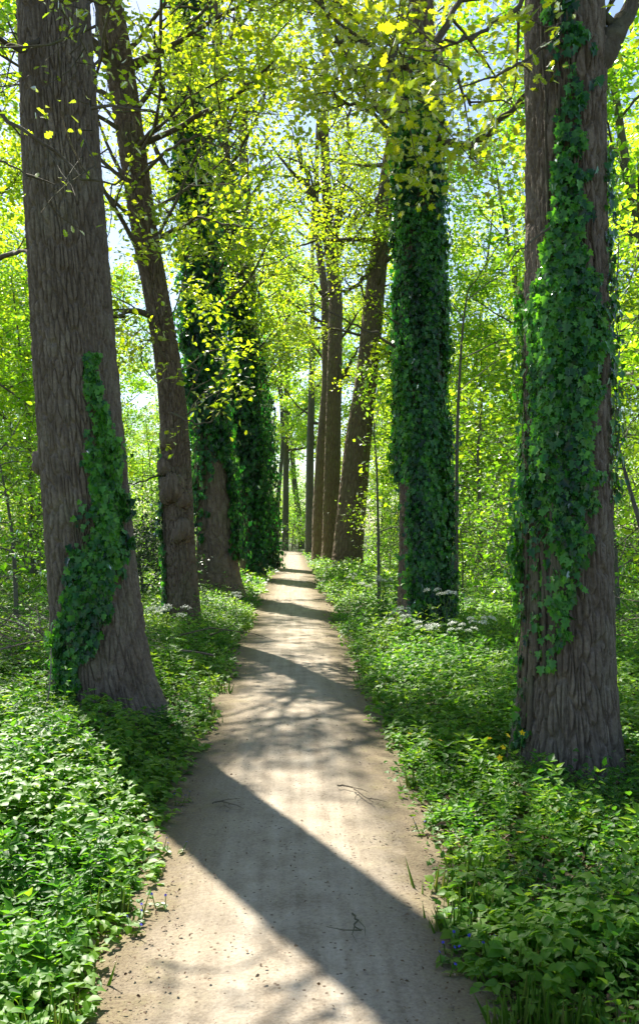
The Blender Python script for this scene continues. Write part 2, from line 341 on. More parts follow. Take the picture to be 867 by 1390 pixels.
def branch_out(g, P, R, r, level, anchors, dens=1.0, tw=.9, from_t=.25, flat=.45, minr=.006):
    """side branches and twigs of a limb; the outermost twigs give the leaf anchors (pos, dir)"""
    L = np.linalg.norm(np.diff(P, axis=0), axis=1).sum(); n = len(P)
    T = unit(np.gradient(P, axis=0))
    cnt = max(2, int(L * (1.7 if level == 1 else 2.6) * dens))
    for k in range(cnt):
        t = from_t + (1 - from_t) * (k + r.random()) / cnt
        f = t * (n - 1); i = min(int(f), n - 2); p = P[i] + (P[i + 1] - P[i]) * (f - i); ra = R[i]
        side = r.normal(0, 1, 3); side[2] *= flat; side = unit(side - T[i] * side.dot(T[i]))
        d = unit(T[i] * r.uniform(.3, .9) + side)
        if level == 1:
            l2 = min(L * .5, 2.6) * (1.15 - .6 * t) * r.uniform(.7, 1.25)
            P2, R2 = grow(p, d, l2, max(ra * .5, .012), r, 7, .16, .04)
            add_tube(g, P2, R2, 5); branch_out(g, P2, R2, r, 2, anchors, dens, tw, .15, flat, minr)
        else:
            l3 = tw * r.uniform(.45, 1.1) * (1.1 - .4 * t)
            P3, R3 = grow(p, d, l3, max(ra * .45, minr), r, 5, .2, .0, minr * .4)
            add_tube(g, P3, R3, 3)
            for q in range(1, 5): anchors.append((P3[q], T3 := unit(P3[q] - P3[q - 1])))
    if level == 1: 
        anchors.append((P[-1], T[-1]))

def foliage(g, anchors, r, tmpl, size, per, spread=.16, shade_mu=.5, keep=1.0, gaps=True, up=.8):
    if not anchors: return
    A = np.array([a[0] for a in anchors]); D = np.array([a[1] for a in anchors])
    cl = np.clip(r.normal(shade_mu, .14, len(A)), 0, 1)
    A = np.repeat(A, per, 0); D = np.repeat(D, per, 0); cl = np.repeat(cl, per)
    n = len(A)
    pos = A + r.normal(0, spread, (n, 3)) * np.array([1, 1, .6])
    m = r.random(n) < keep
    if gaps: m &= gap_keep(pos, r)
    pos, D, cl = pos[m], D[m], cl[m]; n = len(pos)
    d = unit(D * .5 + r.normal(0, .75, (n, 3)) * np.array([1, 1, .55]) + np.array([0, 0, -.12]))
    nr = unit(r.normal(0, .5, (n, 3)) + np.array([0, 0, up]))
    add_leaves(g, tmpl, pos, d, nr, size * r.uniform(.6, 1.25, n), np.clip(cl + r.normal(0, .12, n), 0, 1))

def cellbark(u, v, nu, cw, ch, seed):
    """distance between the two nearest bark plates; u in cells around (wraps at nu), v in metres"""
    vv = v / ch; iu = np.floor(u).astype(int); iv = np.floor(vv).astype(int)
    rr = np.random.default_rng(seed).random((max(nu, 1), 512, 2))
    f1 = np.full(u.shape, 9.0); f2 = np.full(u.shape, 9.0)
    for a in (-1, 0, 1):
        for b in (-1, 0, 1):
            cu = iu + a; cv = iv + b; j = rr[cu % nu, cv % 512]
            off = (cu % 2) * .5
            dd = np.hypot((cu + .15 + .7 * j[..., 0] - u), (cv + off * .8 + .1 + .8 * j[..., 1] - vv) * 1.0)
            nf1 = np.minimum(f1, dd); f2 = np.minimum(f2, np.maximum(f1, dd)); f1 = nf1
    return f2 - f1

class Trunk:
    def __init__(s, prof, Y, top, flare=1.25, lobes=5, seed=0, base_py=None):
        """prof: rows (py, px centre, px width) from the ground up at distance Y; top: list of (x, y, z, radius) above"""
        rows = []
        for py, px, w in prof:
            p = at(px, py, Y); rows.append([p[0], p[1], p[2], w / 2 / F * Y])
        rows[0][2] = float(ground(rows[0][0], rows[0][1])) - .15
        for t in top: rows.append(list(t))
        s.rows = np.array(rows); s.seed = seed; s.flare = flare; s.lobes = lobes
        s.base = np.array([rows[0][0], rows[0][1], float(ground(rows[0][0], rows[0][1]))])
    def cr(s, z):
        """centre and radius at height z"""
        R = s.rows; z = np.asarray(z, float)
        x = np.interp(z, R[:, 2], R[:, 0]); y = np.interp(z, R[:, 2], R[:, 1]); r = np.interp(z, R[:, 2], R[:, 3])
        k = .12
        for dz in (-.35, .35):
            x = x + k * 0 ; 
        return x, y, r
    def smooth(s):
        z = np.linspace(s.rows[0, 2], s.rows[-1, 2], 240)
        a = [np.interp(z, s.rows[:, 2], s.rows[:, c]) for c in (0, 1, 3)]
        ker = np.hanning(19); ker /= ker.sum()
        a = [np.convolve(np.pad(q, 9, mode='reflect', reflect_type='odd'), ker, 'valid') for q in a]
        s.rows = np.stack([a[0], a[1], z, a[2]], 1)
    def surf(s, th, z, off=0.0):
        x, y, r = s.cr(z)
        zz = np.maximum(0, z - s.base[2])
        rad = r * (1 + .035 * np.sin(3 * th + s.seed + z * .25) + .025 * np.sin(5 * th + 1.3 * s.seed - z * .4)
                   + (s.flare - 1) * np.exp(-zz / .28) * (.55 + .6 * np.abs(np.sin(s.lobes * .5 * th + s.seed)))) + off
        return np.stack([x + rad * np.cos(th), y + rad * np.sin(th), z + 0 * th], -1)
    def mesh(s, g, ztop, nth, dz, cw=.075, ch=.2, depth=.02):
        z0 = s.rows[0, 2]; nz = int((ztop - z0) / dz) + 1; z = np.linspace(z0, ztop, nz)
        th = np.linspace(0, 2 * math.pi, nth + 1)
        TH, Z = np.meshgrid(th, z)
        if depth > 0:
            rm = float(np.mean(s.rows[:, 3])); nu = max(6, int(round(2 * math.pi * rm / cw)))
            if nu % 2: nu += 1
            wob = .7 * (fbm(TH * nu / 6.283 * .0 + Z * 1.7, Z * .5 + 3) - .5) + .5 * (fbm(Z * 5.0 + np.floor(TH * nu / 6.283) * 0, 0 * Z + 9) - .5)
            u = TH / (2 * math.pi) * nu + wob
            wn = (fbm(np.cos(TH) * 6 + Z * 3 + 20, np.sin(TH) * 6 + Z * 2 + 20) - .5)
            e = cellbark(u + wn * 1.3, Z + 40 + wn * .03, nu, cw, ch, s.seed + 5)
            uw = u + wn * 1.6
            pu = np.where(TH < math.pi, uw, uw) 
            e2 = np.abs(fbm(np.cos(TH) * nu * .16 * 1.1 + 31 + Z * .25, np.sin(TH) * nu * .16 * 1.1 + 31 + Z * .55) - .5) / .09
            rid = np.clip(np.minimum(e / .3, .25 + e2), 0, 1); rid = rid * rid * (3 - 2 * rid)
            rough = fbm(np.cos(TH) * 16 + Z * 14 + 50, np.sin(TH) * 16 + Z * 9 + 50)
            off = depth * (rid - .8) + depth * .7 * (rough - .5)
        else: off = np.zeros_like(TH)
        P = s.surf(TH, Z); C = np.stack(s.cr(Z)[:2] + (Z,), -1); nrm = unit(P - C)
        P = P + nrm * off[..., None]
        n1 = nth + 1
        i = np.arange(nz - 1)[:, None] * n1; j = np.arange(nth)[None, :]
        q = np.stack([i + j, i + j + 1, i + n1 + j + 1, i + n1 + j], -1).reshape(-1)
        rbar = float(np.mean(s.rows[:, 3]))
        g.add(P.reshape(-1, 3), q, np.full((nz - 1) * nth, 4), (off / max(depth, 1e-3)).ravel(), np.stack([TH * rbar, Z], -1).reshape(-1, 2))

def ivy_on(T, name, label, mask, zr, count, size, r, thick=(.02, .1), parent_group='ivy climbing the avenue trees', tone=.5, gap=(.35, 3, .45), stems=8, stem_t=(0, 6.28)):
    """mask(theta, z) -> 0..1 cover"""
    root = empty(name, T.base, label, 'ivy', parent_group)
    th = r.uniform(0, 2 * math.pi, count); z = r.uniform(zr[0], zr[1], count)
    c = mask(th, z); n_ = fbm(th * 1.6 + 4, z * 1.1 + T.seed); m = r.random(count) < c * np.clip(gap[2] + (n_ - gap[0]) * gap[1], .06, 1)
    th, z = th[m], z[m]; n = len(th)
    off = thick[0] + (thick[1] - thick[0]) * (r.random(n) ** 1.4 * 2.2 * np.clip(fbm(th * 3, z * 2.2) - .15, .1, 1) + (r.random(n) < .06) * r.random(n) * .9)
    P = T.surf(th, z) ; C = np.stack(T.cr(z)[:2] + (z,), -1); N = unit(P - C)
    P = P + N * off[:, None]
    tang = np.stack([-np.sin(th), np.cos(th), 0 * th], -1)
    d = unit(np.array([0, 0, -1.0]) + tang * r.normal(0, .55, n)[:, None] + N * r.uniform(.0, .55, n)[:, None])
    nr = unit(N + np.array([0, 0, .5]) + r.normal(0, .5, (n, 3)))
    g = Geo()
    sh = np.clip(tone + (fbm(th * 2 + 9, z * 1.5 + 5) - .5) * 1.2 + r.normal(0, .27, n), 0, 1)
    add_leaves(g, IVY, P, d, nr, size * r.uniform(.55, 1.3, n), sh)
    g.build('leaves', M['ivy_leaf'], root, smooth=True, origin=T.base)
    gs = Geo()
    for k in range(stems):
        t = r.uniform(*stem_t); zz = np.linspace(T.base[2], zr[0] + (zr[1] - zr[0]) * r.uniform(.6, 1), 30)
        tt = t + np.cumsum(r.normal(0, .05, 30)); ok = mask(tt, zz) > .25
        ok[0] = ok[0]
        if ok.sum() < 6: continue
        i0 = np.argmax(ok); i1 = len(ok) - np.argmax(ok[::-1])
        Pp = T.surf(tt, zz, .018)[i0:i1]
        add_tube(gs, Pp, np.linspace(.016, .006, len(Pp)), 5)
    gs.build('stems', M['bark_twig'], root, smooth=True, origin=T.base)
    return root

def finish_tree(name, label, T, r, ztop, nth, dz, bark, limbs, leaf, size, per, cw=.075, ch=.2, depth=.02, group=None, mu=.5,
                spread=.16, tmpl=OAK_S, dens=1.0, keep=1.0, custom=(), tw=.9, gaps=True, burrs=()):
    """limbs: list of (z, azimuth, elevation, length, radius); custom: (polyline, r0, leafy)"""
    root = empty(name, T.base, label, 'tree', 'old trees lining the ' + ('left' if T.base[0] < path_x(T.base[1]) else 'right') + ' of the path')
    g = Geo(); T.mesh(g, ztop, nth, dz, cw, ch, depth)
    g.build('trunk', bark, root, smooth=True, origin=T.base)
    anchors = []
    for z, az, el, L, rad in limbs:
        x, y, rr = T.cr(z)
        d = np.array([math.sin(az) * math.cos(el), math.cos(az) * math.cos(el), math.sin(el)])
        p = np.array([x, y, z]) + d * rr * .3
        gl = Geo(); P, R = grow(p, d, L, rad, r, 10, .13, .06)
        R[0] *= 1.35
        add_tube(gl, P, R, 8); branch_out(gl, P, R, r, 1, anchors, dens, tw)
        gl.build('limb', M['bark_twig'], root, smooth=True, origin=T.base)
    for pts, r0, leafy in custom:
        P = spline(pts, 16); R = np.linspace(r0, r0 * .3, 16); R[0] *= 1.25
        P[3:] += r.normal(0, .012 * np.linalg.norm(P[-1] - P[0]), (13, 3))
        gl = Geo(); add_tube(gl, P, R, 8)
        an = []
        if leafy > 0: branch_out(gl, P, R, r, 1 if leafy >= 1 else 2, an, dens, tw, .2)
        anchors += an
        gl.build('limb', M['bark_twig'], root, smooth=True, origin=T.base)
    for bt, bz, br in burrs:
        gb = Geo(); c = T.surf(np.array([bt]), np.array([bz]))[0]
        a, b = np.meshgrid(np.linspace(0, 2 * math.pi, 25), np.linspace(0, math.pi, 13))
        nn = np.stack([np.cos(a) * np.sin(b), np.sin(a) * np.sin(b), np.cos(b)], -1)
        rad = br * (.45 + .9 * fbm(nn[..., 0] * 3 + nn[..., 2] * 2 + 9 + bz, nn[..., 1] * 3 + 9 + nn[..., 2]) + .35 * fbm(nn[..., 0] * 8 + 30, nn[..., 2] * 8 + 30 + nn[..., 1] * 5))
        ii = np.arange(12)[:, None] * 25; jj = np.arange(24)[None, :]
        gb.add((c + nn * rad[..., None] * np.array([1, 1, 1.25])).reshape(-1, 3), np.stack([ii + jj, ii + 25 + jj, ii + 26 + jj, ii + jj + 1], -1).reshape(-1), np.full(288, 4), None, np.stack([a * br, b * br], -1).reshape(-1, 2))
        gb.build('burr', bark, root, smooth=True, origin=T.base)
    g = Geo(); foliage(g, anchors, r, tmpl, size, per, spread, mu, keep, gaps)
    g.build('crown', leaf, root, origin=T.base)
    return root

def auto_limbs(r, z0, z1, n, L=(3, 5.5), rad=(.05, .1), az=None):
    out = []
    for k in range(n):
        z = z0 + (z1 - z0) * (k + r.random()) / n
        a = (k * 2.4 + r.uniform(-.5, .5)) if az is None else r.uniform(*az)
        out.append((z, a, math.radians(r.uniform(5, 45)), r.uniform(*L) * (1.1 - .45 * (z - z0) / (z1 - z0 + 1e-6)), r.uniform(*rad)))
    return out

R = lambda s: np.random.default_rng(s)
D2R = math.radians

# ---- first oak on the left (nearest, plates of bark bare but for a ribbon of ivy)
r = R(1)
L1 = Trunk([(978, 142, 132), (950, 140, 126), (850, 130, 119), (700, 117, 113), (500, 101, 109), (250, 85, 103), (0, 73, 94)], 7.7,
           [(-2.4, 7.7, 9.0, .26), (-2.5, 7.8, 13, .18), (-2.5, 7.8, 18, .08)], 1.36, 6, 1); L1.smooth()
lm = auto_limbs(r, 7.6, 16.5, 11, (3.5, 6), (.07, .12))
finish_tree('oak_tree', 'thickest bare grey oak with one narrow ribbon of ivy, nearest on the left', L1, r, 18, 540, .012, M['bark_near'],
            lm, M['oak_leaf'], .068, 10, .029, .25, .030, spread=.10, tmpl=OAK, keep=.9, mu=.6, tw=.8,
            custom=[([at(-60, 100, 6.30), at(0, 145, 6.10), at(45, 185, 6.00), at(90, 222, 6.00), at(128, 243, 5.90), at(163, 250, 5.80)], .018, .6),
                    ([at(60, 50, 7.50), at(30, 70, 7.20), at(-5, 50, 6.90), at(-60, 20, 6.70)], .03, .6),
                    ([at(110, -60, 7.10), at(118, 10, 6.70), at(104, 70, 6.50), at(102, 130, 6.40)], .014, .6),
                    ([at(30, -60, 7.10), at(60, -20, 6.70), at(85, 15, 6.50)], .014, 1), ([at(125, -40, 7.30), at(132, 60, 6.70), at(128, 130, 6.40), at(118, 190, 6.20)], .016, 1), ([at(-40, 180, 6.70), at(0, 215, 6.40), at(40, 240, 6.30)], .014, 1),
                    ([at(-60, 360, 8.70), at(0, 348, 8.70), at(40, 341, 7.90)], .04, .6)],
            burrs=[(D2R(185), 2.25, .085)])
def m1(th, z):
    X = L1.surf(th, z); px = X[..., 0] / X[..., 1] * F + PW / 2; py = HORIZON - (X[..., 2] - H_CAM) / X[..., 1] * F
    c = np.interp(py, [505, 560, 640, 720, 780, 840, 900, 960], [122, 128, 140, 138, 128, 112, 95, 85])
    w = np.interp(py, [505, 560, 640, 720, 780, 840, 900, 960], [6, 13, 20, 27, 31, 26, 16, 14])
    w = w * (.3 + 1.5 * fbm(py * .06, px * .05))
    return ((np.abs(px - c) < w) & (np.sin(th) < .25)).astype(float) * 1.0
ivy_on(L1, 'ivy', 'narrow ribbon of ivy winding up the nearest left oak', m1, (.05, 3.15), 62000, .056, r, (.02, .09), tone=.55, gap=(.4, 4, .5), stems=40, stem_t=(4.0, 5.6))

# ---- second left: slender leaning trunk with burrs
r = R(2)
L2 = Trunk([(858, 250, 46), (820, 248, 43), (740, 244, 39), (640, 239, 40), (560, 236, 36), (500, 229, 34), (440, 220, 33), (400, 212, 33), (300, 194, 35), (200, 180, 36), (100, 165, 38), (0, 148, 38)], 14.2,
           [(-3.95, 14.2, 13, .2), (-4.3, 14.3, 17, .12), (-4.4, 14.3, 20, .06)], 1.15, 5, 2); L2.smooth()
lm = auto_limbs(r, 6.5, 18, 15, (2.5, 4.5), (.035, .065)) + auto_limbs(r, 5.6, 11.5, 12, (2.2, 4.2), (.03, .05), (1.4, 3.6)) + auto_limbs(r, 3.2, 6.5, 13, (.7, 1.6), (.012, .018)) + auto_limbs(r, 6, 12, 9, (2, 4), (.03, .05), (3.7, 5.4))
finish_tree('oak_tree', 'slender leaning oak with knobbly burrs, second tree on the left of the path', L2, r, 20, 200, .018, M['bark_oak'],
            lm, M['oak_leaf'], .10, 15, .04, .17, .034, spread=.13, keep=.8, mu=.62,
            custom=[([at(212, 432, 14.10), at(180, 420, 13.80), at(155, 430, 13.50), at(120, 415, 13.30)], .06, 1),
                    ([at(225, 640, 14.10), at(190, 655, 13.90), at(150, 658, 13.70)], .02, .6),
                    ([at(232, 560, 13.90), at(275, 575, 13.30), at(300, 560, 13.10)], .018, .6),
                    ([at(170, 120, 14.10), at(130, 60, 13.70), at(60, 30, 13.10)], .08, 1),
                    ([at(200, 330, 13.90), at(270, 300, 13.10), at(330, 310, 12.50)], .035, 1),
                    ([at(190, 240, 13.90), at(250, 190, 12.90), at(310, 200, 12.30)], .035, 1)],
            burrs=[(D2R(255), 2.3, .19), (D2R(290), 1.65, .15), (D2R(250), 3.1, .13), (D2R(230), 2.65, .12), (D2R(300), 2.15, .12)])
def m2(th, z):
    return ((np.abs(((th - D2R(200) - .12 * np.sin(z * 3)) + math.pi) % (2 * math.pi) - math.pi) < .32) & (z < 3.0)).astype(float)
ivy_on(L2, 'ivy', 'thin strand of ivy up the left edge of the slender burred trunk', m2, (.1, 3.0), 3600, .085, r, (.02, .08), tone=.5, stems=12, stem_t=(3.2, 3.8))

# ---- third left: broad base, ivy from head height upwards
r = R(3)
L3 = Trunk([(808, 299, 62), (780, 297, 58), (740, 294, 51), (650, 288, 42), (500, 276, 36), (300, 268, 31), (150, 260, 27), (0, 256, 24)], 22.3,
           [(-3.4, 22.3, 19, .17), (-3.5, 22.3, 24, .06)], 1.3, 6, 3); L3.smooth()
lm = auto_limbs(r, 8.5, 22, 18, (2.5, 5.2), (.05, .1)) + auto_limbs(r, 6.5, 15, 14, (2.2, 4.2), (.03, .05), (1.2, 3.8))
finish_tree('oak_tree', 'broad based oak with ivy only above head height, third on the left', L3, r, 24, 140, .03, M['bark_oak'],
            lm, M['oak_leaf'], .12, 16, .08, .3, .025, spread=.24, keep=.8, mu=.6)
def m3(th, z):
    P = L3.surf(th, z); px = P[..., 0] / P[..., 1] * F + PW / 2
    low = np.interp(px, [262, 275, 283, 290, 298, 305, 310], [2.4, 1.3, 1.9, 3.4, 3.6, 3.0, 1.0])
    return (z > low).astype(float) * np.clip((17 - z) / 4, 0, 1)
ivy_on(L3, 'ivy', 'ivy mantle ending raggedly above the bare broad base of the third left trunk', m3, (1.0, 17), 30000, .12, r, (.03, .34), tone=.34, stems=14)

# ---- fourth and fifth left: dark ivy columns
r = R(4)
L4 = Trunk([(787, 343, 34), (740, 341, 28), (600, 335, 24), (400, 320, 20), (200, 303, 16), (0, 292, 13)], 31,
           [(-3.9, 31, 24, .1), (-3.9, 31, 27, .05)], 1.3, 5, 4); L4.smooth()
finish_tree('oak_tree', 'ivy covered oak with a bare root flare, fourth tree on the left', L4, r, 27, 90, .06, M['bark_oak'],
            auto_limbs(r, 9, 25, 16, (2.5, 5), (.05, .1)) + auto_limbs(r, 6, 16, 12, (2, 4), (.03, .05), (.8, 3.6)), M['oak_leaf'], .14, 15, .1, .35, .02, spread=.26, keep=.8, mu=.55)
def m4(th, z): return (z > .9 + .8 * np.sin(th * 2 + 1)).astype(float) * np.clip((15.5 - z) / 5, 0, 1)
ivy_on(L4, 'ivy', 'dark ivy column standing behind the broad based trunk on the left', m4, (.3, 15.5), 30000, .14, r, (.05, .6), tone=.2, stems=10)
r = R(5)
L5 = Trunk([(774, 358, 26), (740, 357, 22), (600, 352, 18), (400, 340, 15), (200, 330, 12)], 39.5,
           [(-3.6, 39.5, 26, .08)], 1.2, 5, 5); L5.smooth()
finish_tree('oak_tree', 'dark oak wrapped in ivy to the ground, fifth tree on the left', L5, r, 26, 60, .1, M['bark_oak'],
            auto_limbs(r, 8, 24, 14, (2.5, 5), (.05, .1)), M['oak_leaf'], .16, 11, .1, .4, .02, spread=.3, keep=.8, mu=.5)
def m5(th, z): return (z > .1).astype(float) * np.clip((11 - z) / 5, 0, 1)
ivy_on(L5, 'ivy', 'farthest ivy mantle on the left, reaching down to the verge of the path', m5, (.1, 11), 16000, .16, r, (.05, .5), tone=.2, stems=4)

# ---- nearest right
r = R(6)
R1 = Trunk([(1045, 770, 132), (1010, 769, 130), (900, 771, 120), (700, 771, 116), (500, 770, 110), (300, 769, 104), (150, 768, 102), (60, 768, 108), (0, 766, 100)], 5.95,
           [(1.63, 5.95, 8.5, .2), (1.68, 6.0, 12, .14), (1.7, 6.0, 17, .06)], 1.26, 6, 6); R1.smooth()
lm = auto_limbs(r, 6.6, 15.5, 9, (3.5, 5.5), (.06, .1))
finish_tree('oak_tree', 'furrowed trunk with a curtain of ivy down its left side, nearest on the right', R1, r, 17, 480, .012, M['bark_near'],
            lm, M['maple_leaf'], .08, 9, .031, .28, .034, spread=.12, tmpl=OAK, keep=.7, mu=.6, tw=.7,
            custom=[([at(785, 110, 5.90), at(825, 62, 5.90), at(850, 20, 6.00), at(900, -60, 6.10)], .11, 1),
                    ([at(735, -40, 5.80), at(690, 20, 5.70), at(640, 50, 5.60), at(590, 60, 5.50)], .02, 1),
                    ([at(740, 60, 5.70), at(690, 95, 5.60), at(640, 112, 5.50)], .014, .6),
                    ([at(745, 310, 5.65), at(715, 330, 5.40), at(693, 352, 5.20), at(680, 372, 5.10)], .007, .0),
                    ([at(735, -70, 5.70), at(760, 20, 5.30), at(745, 60, 5.20)], .012, .6)])
def m6(th, z):
    P = R1.surf(th, z); px = P[..., 0] / P[..., 1] * F + PW / 2; py = HORIZON - (z - H_CAM) / P[..., 1] * F
    a = np.interp(py, [0, 100, 200, 300, 400, 500, 700, 800, 880, 960, 1000], [735, 748, 750, 742, 720, 700, 700, 700, 702, 702, 702])
    b = np.interp(py, [0, 100, 200, 300, 400, 500, 600, 700, 800, 880, 930, 1000], [775, 785, 782, 790, 800, 805, 800, 792, 785, 752, 718, 708])
    w = fbm(py * .045, px * .06)
    c = ((px > a + 12 * w) & (px < b - 22 + 50 * w) & (np.sin(th) < .35)).astype(float)
    c = c * np.interp(py, [0, 150, 330, 450], [.35, .4, .6, 1.0]) * np.where(px < 722, 1, 1.0)
    edge = ((np.cos(th) > .75) & (py < 680) & (py > 190)).astype(float) * .08
    back = ((np.sin(th) > .35) & (np.cos(th) < .2) & (py > 380) & (py < 900)).astype(float) * .3
    return np.maximum(np.maximum(c, edge), back)
ivy_on(R1, 'ivy', 'broad curtain of large leaved ivy on the nearest right trunk', m6, (.2, 5.8), 74000, .056, r, (.012, .08), tone=.66, gap=(.37, 4.5, .45), stems=46, stem_t=(3.2, 5.2))

# ---- second right: completely wrapped
r = R(7)
R2 = Trunk([(873, 571, 70), (830, 571, 64), (700, 571, 60), (500, 570, 54), (300, 569, 50), (150, 567, 48), (0, 566, 44)], 12.7,
           [(1.4, 12.7, 13, .2), (1.4, 12.7, 17, .14), (1.35, 12.7, 21, .06)], 1.2, 5, 7); R2.smooth()
lm = auto_limbs(r, 8.0, 20, 15, (3, 5.5), (.06, .1)) + auto_limbs(r, 6.6, 12, 9, (2.2, 4.2), (.03, .05), (3.0, 5.0))
finish_tree('oak_tree', 'straight trunk wrapped all round in dense dark ivy, second on the right', R2, r, 21, 180, .018, M['bark_oak'],
            lm, M['maple_leaf'], .085, 17, .07, .22, .025, spread=.2, tmpl=MAPLE, keep=.75, mu=.62,
            custom=[([at(590, 190, 12.60), at(640, 195, 12.00), at(690, 150, 11.60), at(740, 100, 11.20)], .07, 1),
                    ([at(550, 90, 12.60), at(500, 60, 11.60), at(455, 60, 10.80)], .05, 1),
                    ([at(545, 150, 12.20), at(500, 150, 11.20), at(450, 130, 10.60)], .04, 1),
                    ([at(580, 60, 12.20), at(600, 80, 10.60), at(640, 140, 9.60)], .04, 1),
                    ([at(560, 10, 12.20), at(540, 60, 10.40), at(510, 120, 9.40)], .04, 1),
                    ([at(535, 470, 12.40), at(500, 450, 11.90), at(460, 430, 11.40), at(400, 410, 11.00)], .02, .0),
                    ([at(540, 440, 12.40), at(515, 420, 11.90), at(498, 410, 11.60)], .012, .0)])
def m7(th, z):
    P = R2.surf(th, z); px = P[..., 0] / P[..., 1] * F + PW / 2; py = HORIZON - (z - H_CAM) / P[..., 1] * F
    bare = ((px < 563 - 12 * fbm(py * .05, 3)) & (py > 650) & (np.sin(th) < .97)).astype(float)
    up = np.interp(py, [60, 150, 230, 300], [0, .35, .8, 1])
    return (1 - .97 * bare) * up
ivy_on(R2, 'ivy', 'dense dark ivy wrapped round the whole of the second right trunk', m7, (.1, 9.3), 62000, .07, r, (.02, .15), tone=.5, stems=20, stem_t=(3.5, 5.5))

# ---- leaning trunk and the double trunk behind it
r = R(8)
R3 = Trunk([(778, 470, 42), (740, 472, 40), (700, 476, 39), (600, 485, 35), (500, 499, 29), (430, 506, 29), (400, 509, 26), (300, 520, 23), (230, 527, 20), (150, 540, 17), (50, 552, 14)], 36,
           [(3.8, 36, 24, .14), (3.9, 36, 27, .05)], 1.2, 5, 8); R3.smooth()
finish_tree('oak_tree', 'stout bare trunk leaning to the right in front of the dark twin trunks', R3, r, 27, 90, .06, M['bark_oak'],
            auto_limbs(r, 11, 26, 14, (3, 5), (.08, .13)) + auto_limbs(r, 7, 20, 14, (2.5, 4.5), (.04, .06)), M['oak_leaf'], .14, 15, .1, .4, .03, spread=.28, keep=.75, mu=.6,
            custom=[([at(502, 490, 35.8), at(540, 470, 35), at(575, 440, 34)], .12, 1),
                    ([at(520, 330, 35.8), at(495, 375, 35.4), at(470, 395, 35), at(440, 400, 34.6)], .13, 1),
                    ([at(528, 240, 35.8), at(500, 290, 35.2), at(478, 330, 34.8)], .12, 1)])
r = R(9)
R4 = Trunk([(768, 449, 26), (700, 450, 23), (600, 452, 21), (500, 454, 20), (400, 456, 18), (330, 447, 17), (260, 443, 13), (180, 440, 11)], 45,
           [(.3, 45, 27, .15), (.3, 45, 30, .05)], 1.2, 5, 9); R4.smooth()
finish_tree('oak_tree', 'bare trunk forking into several upswept limbs, right half of the dark twin trunks', R4, r, 30, 70, .08, M['bark_oak'],
            auto_limbs(r, 16, 28, 10, (3, 5), (.07, .12)), M['oak_leaf'], .15, 7, .1, .4, .03, spread=.3, keep=.6, mu=.6,
            custom=[([at(447, 335, 44.8), at(430, 290, 44.4), at(418, 250, 44.2), at(400, 190, 44)], .26, 1),
                    ([at(450, 345, 44.6), at(462, 290, 44), at(470, 220, 44), at(476, 150, 44)], .24, 1),
                    ([at(455, 350, 44.8), at(480, 300, 44.5), at(500, 265, 44.5), at(522, 240, 44)], .2, 1),
                    ([at(456, 520, 44.8), at(472, 500, 44.5), at(486, 470, 44.2)], .16, 1)])
r = R(10)
R5 = Trunk([(762, 433, 20), (700, 433, 18), (600, 437, 14), (520, 443, 12), (400, 441, 11), (300, 428, 9)], 50,
           [(-.1, 50, 25, .08)], 1.2, 5, 10); R5.smooth()
finish_tree('oak_tree', 'straight dark trunk, left half of the dark twin trunks beside the path', R5, r, 25, 50, .1, M['bark_oak'],
            auto_limbs(r, 10, 24, 12, (3, 5), (.07, .12)), M['oak_leaf'], .15, 7, .1, .4, .02, spread=.3, keep=.7, mu=.6)

# ---- far trunks where the path disappears
far = [('short dark trunk just left of the twin trunks, far down the path', [(752, 420, 12), (690, 420, 11), (600, 421, 10), (480, 424, 8)], 64, 11),
       ('slim straight trunk beyond the end of the path, in line with its middle', [(744, 387, 9), (640, 388, 8), (540, 389, 7), (400, 391, 6)], 76, 12),
       ('slim trunk curving left beyond the left verge at the end of the path', [(746, 375, 7), (680, 377, 6), (600, 384, 5), (500, 380, 5)], 72, 13),
       ('short trunk leaning left beyond the end of the path', [(742, 409, 9), (700, 406, 8), (660, 400, 7), (560, 392, 5)], 84, 14)]
for lab, prof, Y, sd in far:
    r = R(sd); T = Trunk(prof, Y, [(at(prof[-1][1], prof[-1][0], Y)[0], Y, 25, .1)], 1.1, 5, sd); T.smooth()
    finish_tree('oak_tree', lab, T, r, 25, 30, .25, M['bark_grey'], auto_limbs(r, 7, 24, 13, (3, 5.5), (.07, .12)), M['wood_leaf'], .24, 10, .1, .4, .0,
                spread=.36, keep=.8, mu=.65, gaps=False)

# ------------------------------------------------------------------ the wood on both sides: trees of their own, copied
def proto_tree(name, seed, H, z0, nl, L, leaf, size, per, mu, r0, tmpl=RHOMB, dens=1.0, spread=.34, lean=.0):
    r = R(seed); root = bpy.data.objects.new(name, None); col.objects.link(root)
    P, Rr = grow((0, 0, -.3), (lean, 0, 1), H, r0, r, 14, .035, .02, r0 * .15)
    g = Geo(); add_tube(g, P, Rr, 12)
    an = []
    for k in range(nl):
        t = (z0 + (H - z0) * (k + .5) / nl) / H; f = t * 13; i = min(int(f), 12); p = P[i] + (P[i + 1] - P[i]) * (f - i)
        az = k * 2.4 + r.uniform(-.4, .4); el = D2R(r.uniform(5, 50)); ll = r.uniform(*L) * (1.15 - .6 * (t - z0 / H) / (1 - z0 / H))
        d = np.array([math.sin(az) * math.cos(el), math.cos(az) * math.cos(el), math.sin(el)])
        Pb, Rb = grow(p, d, ll, Rr[i] * .38, r, 8, .15, .04); add_tube(g, Pb, Rb, 5)
        branch_out(g, Pb, Rb, r, 1, an, dens, .9, .2, .4, .01)
    g.build('trunk', M['bark_grey'], root, smooth=True)
    c = Geo(); foliage(c, an, r, tmpl, size, per, spread, mu, 1.0, False)
    c.build('crown', leaf, root)
    return root

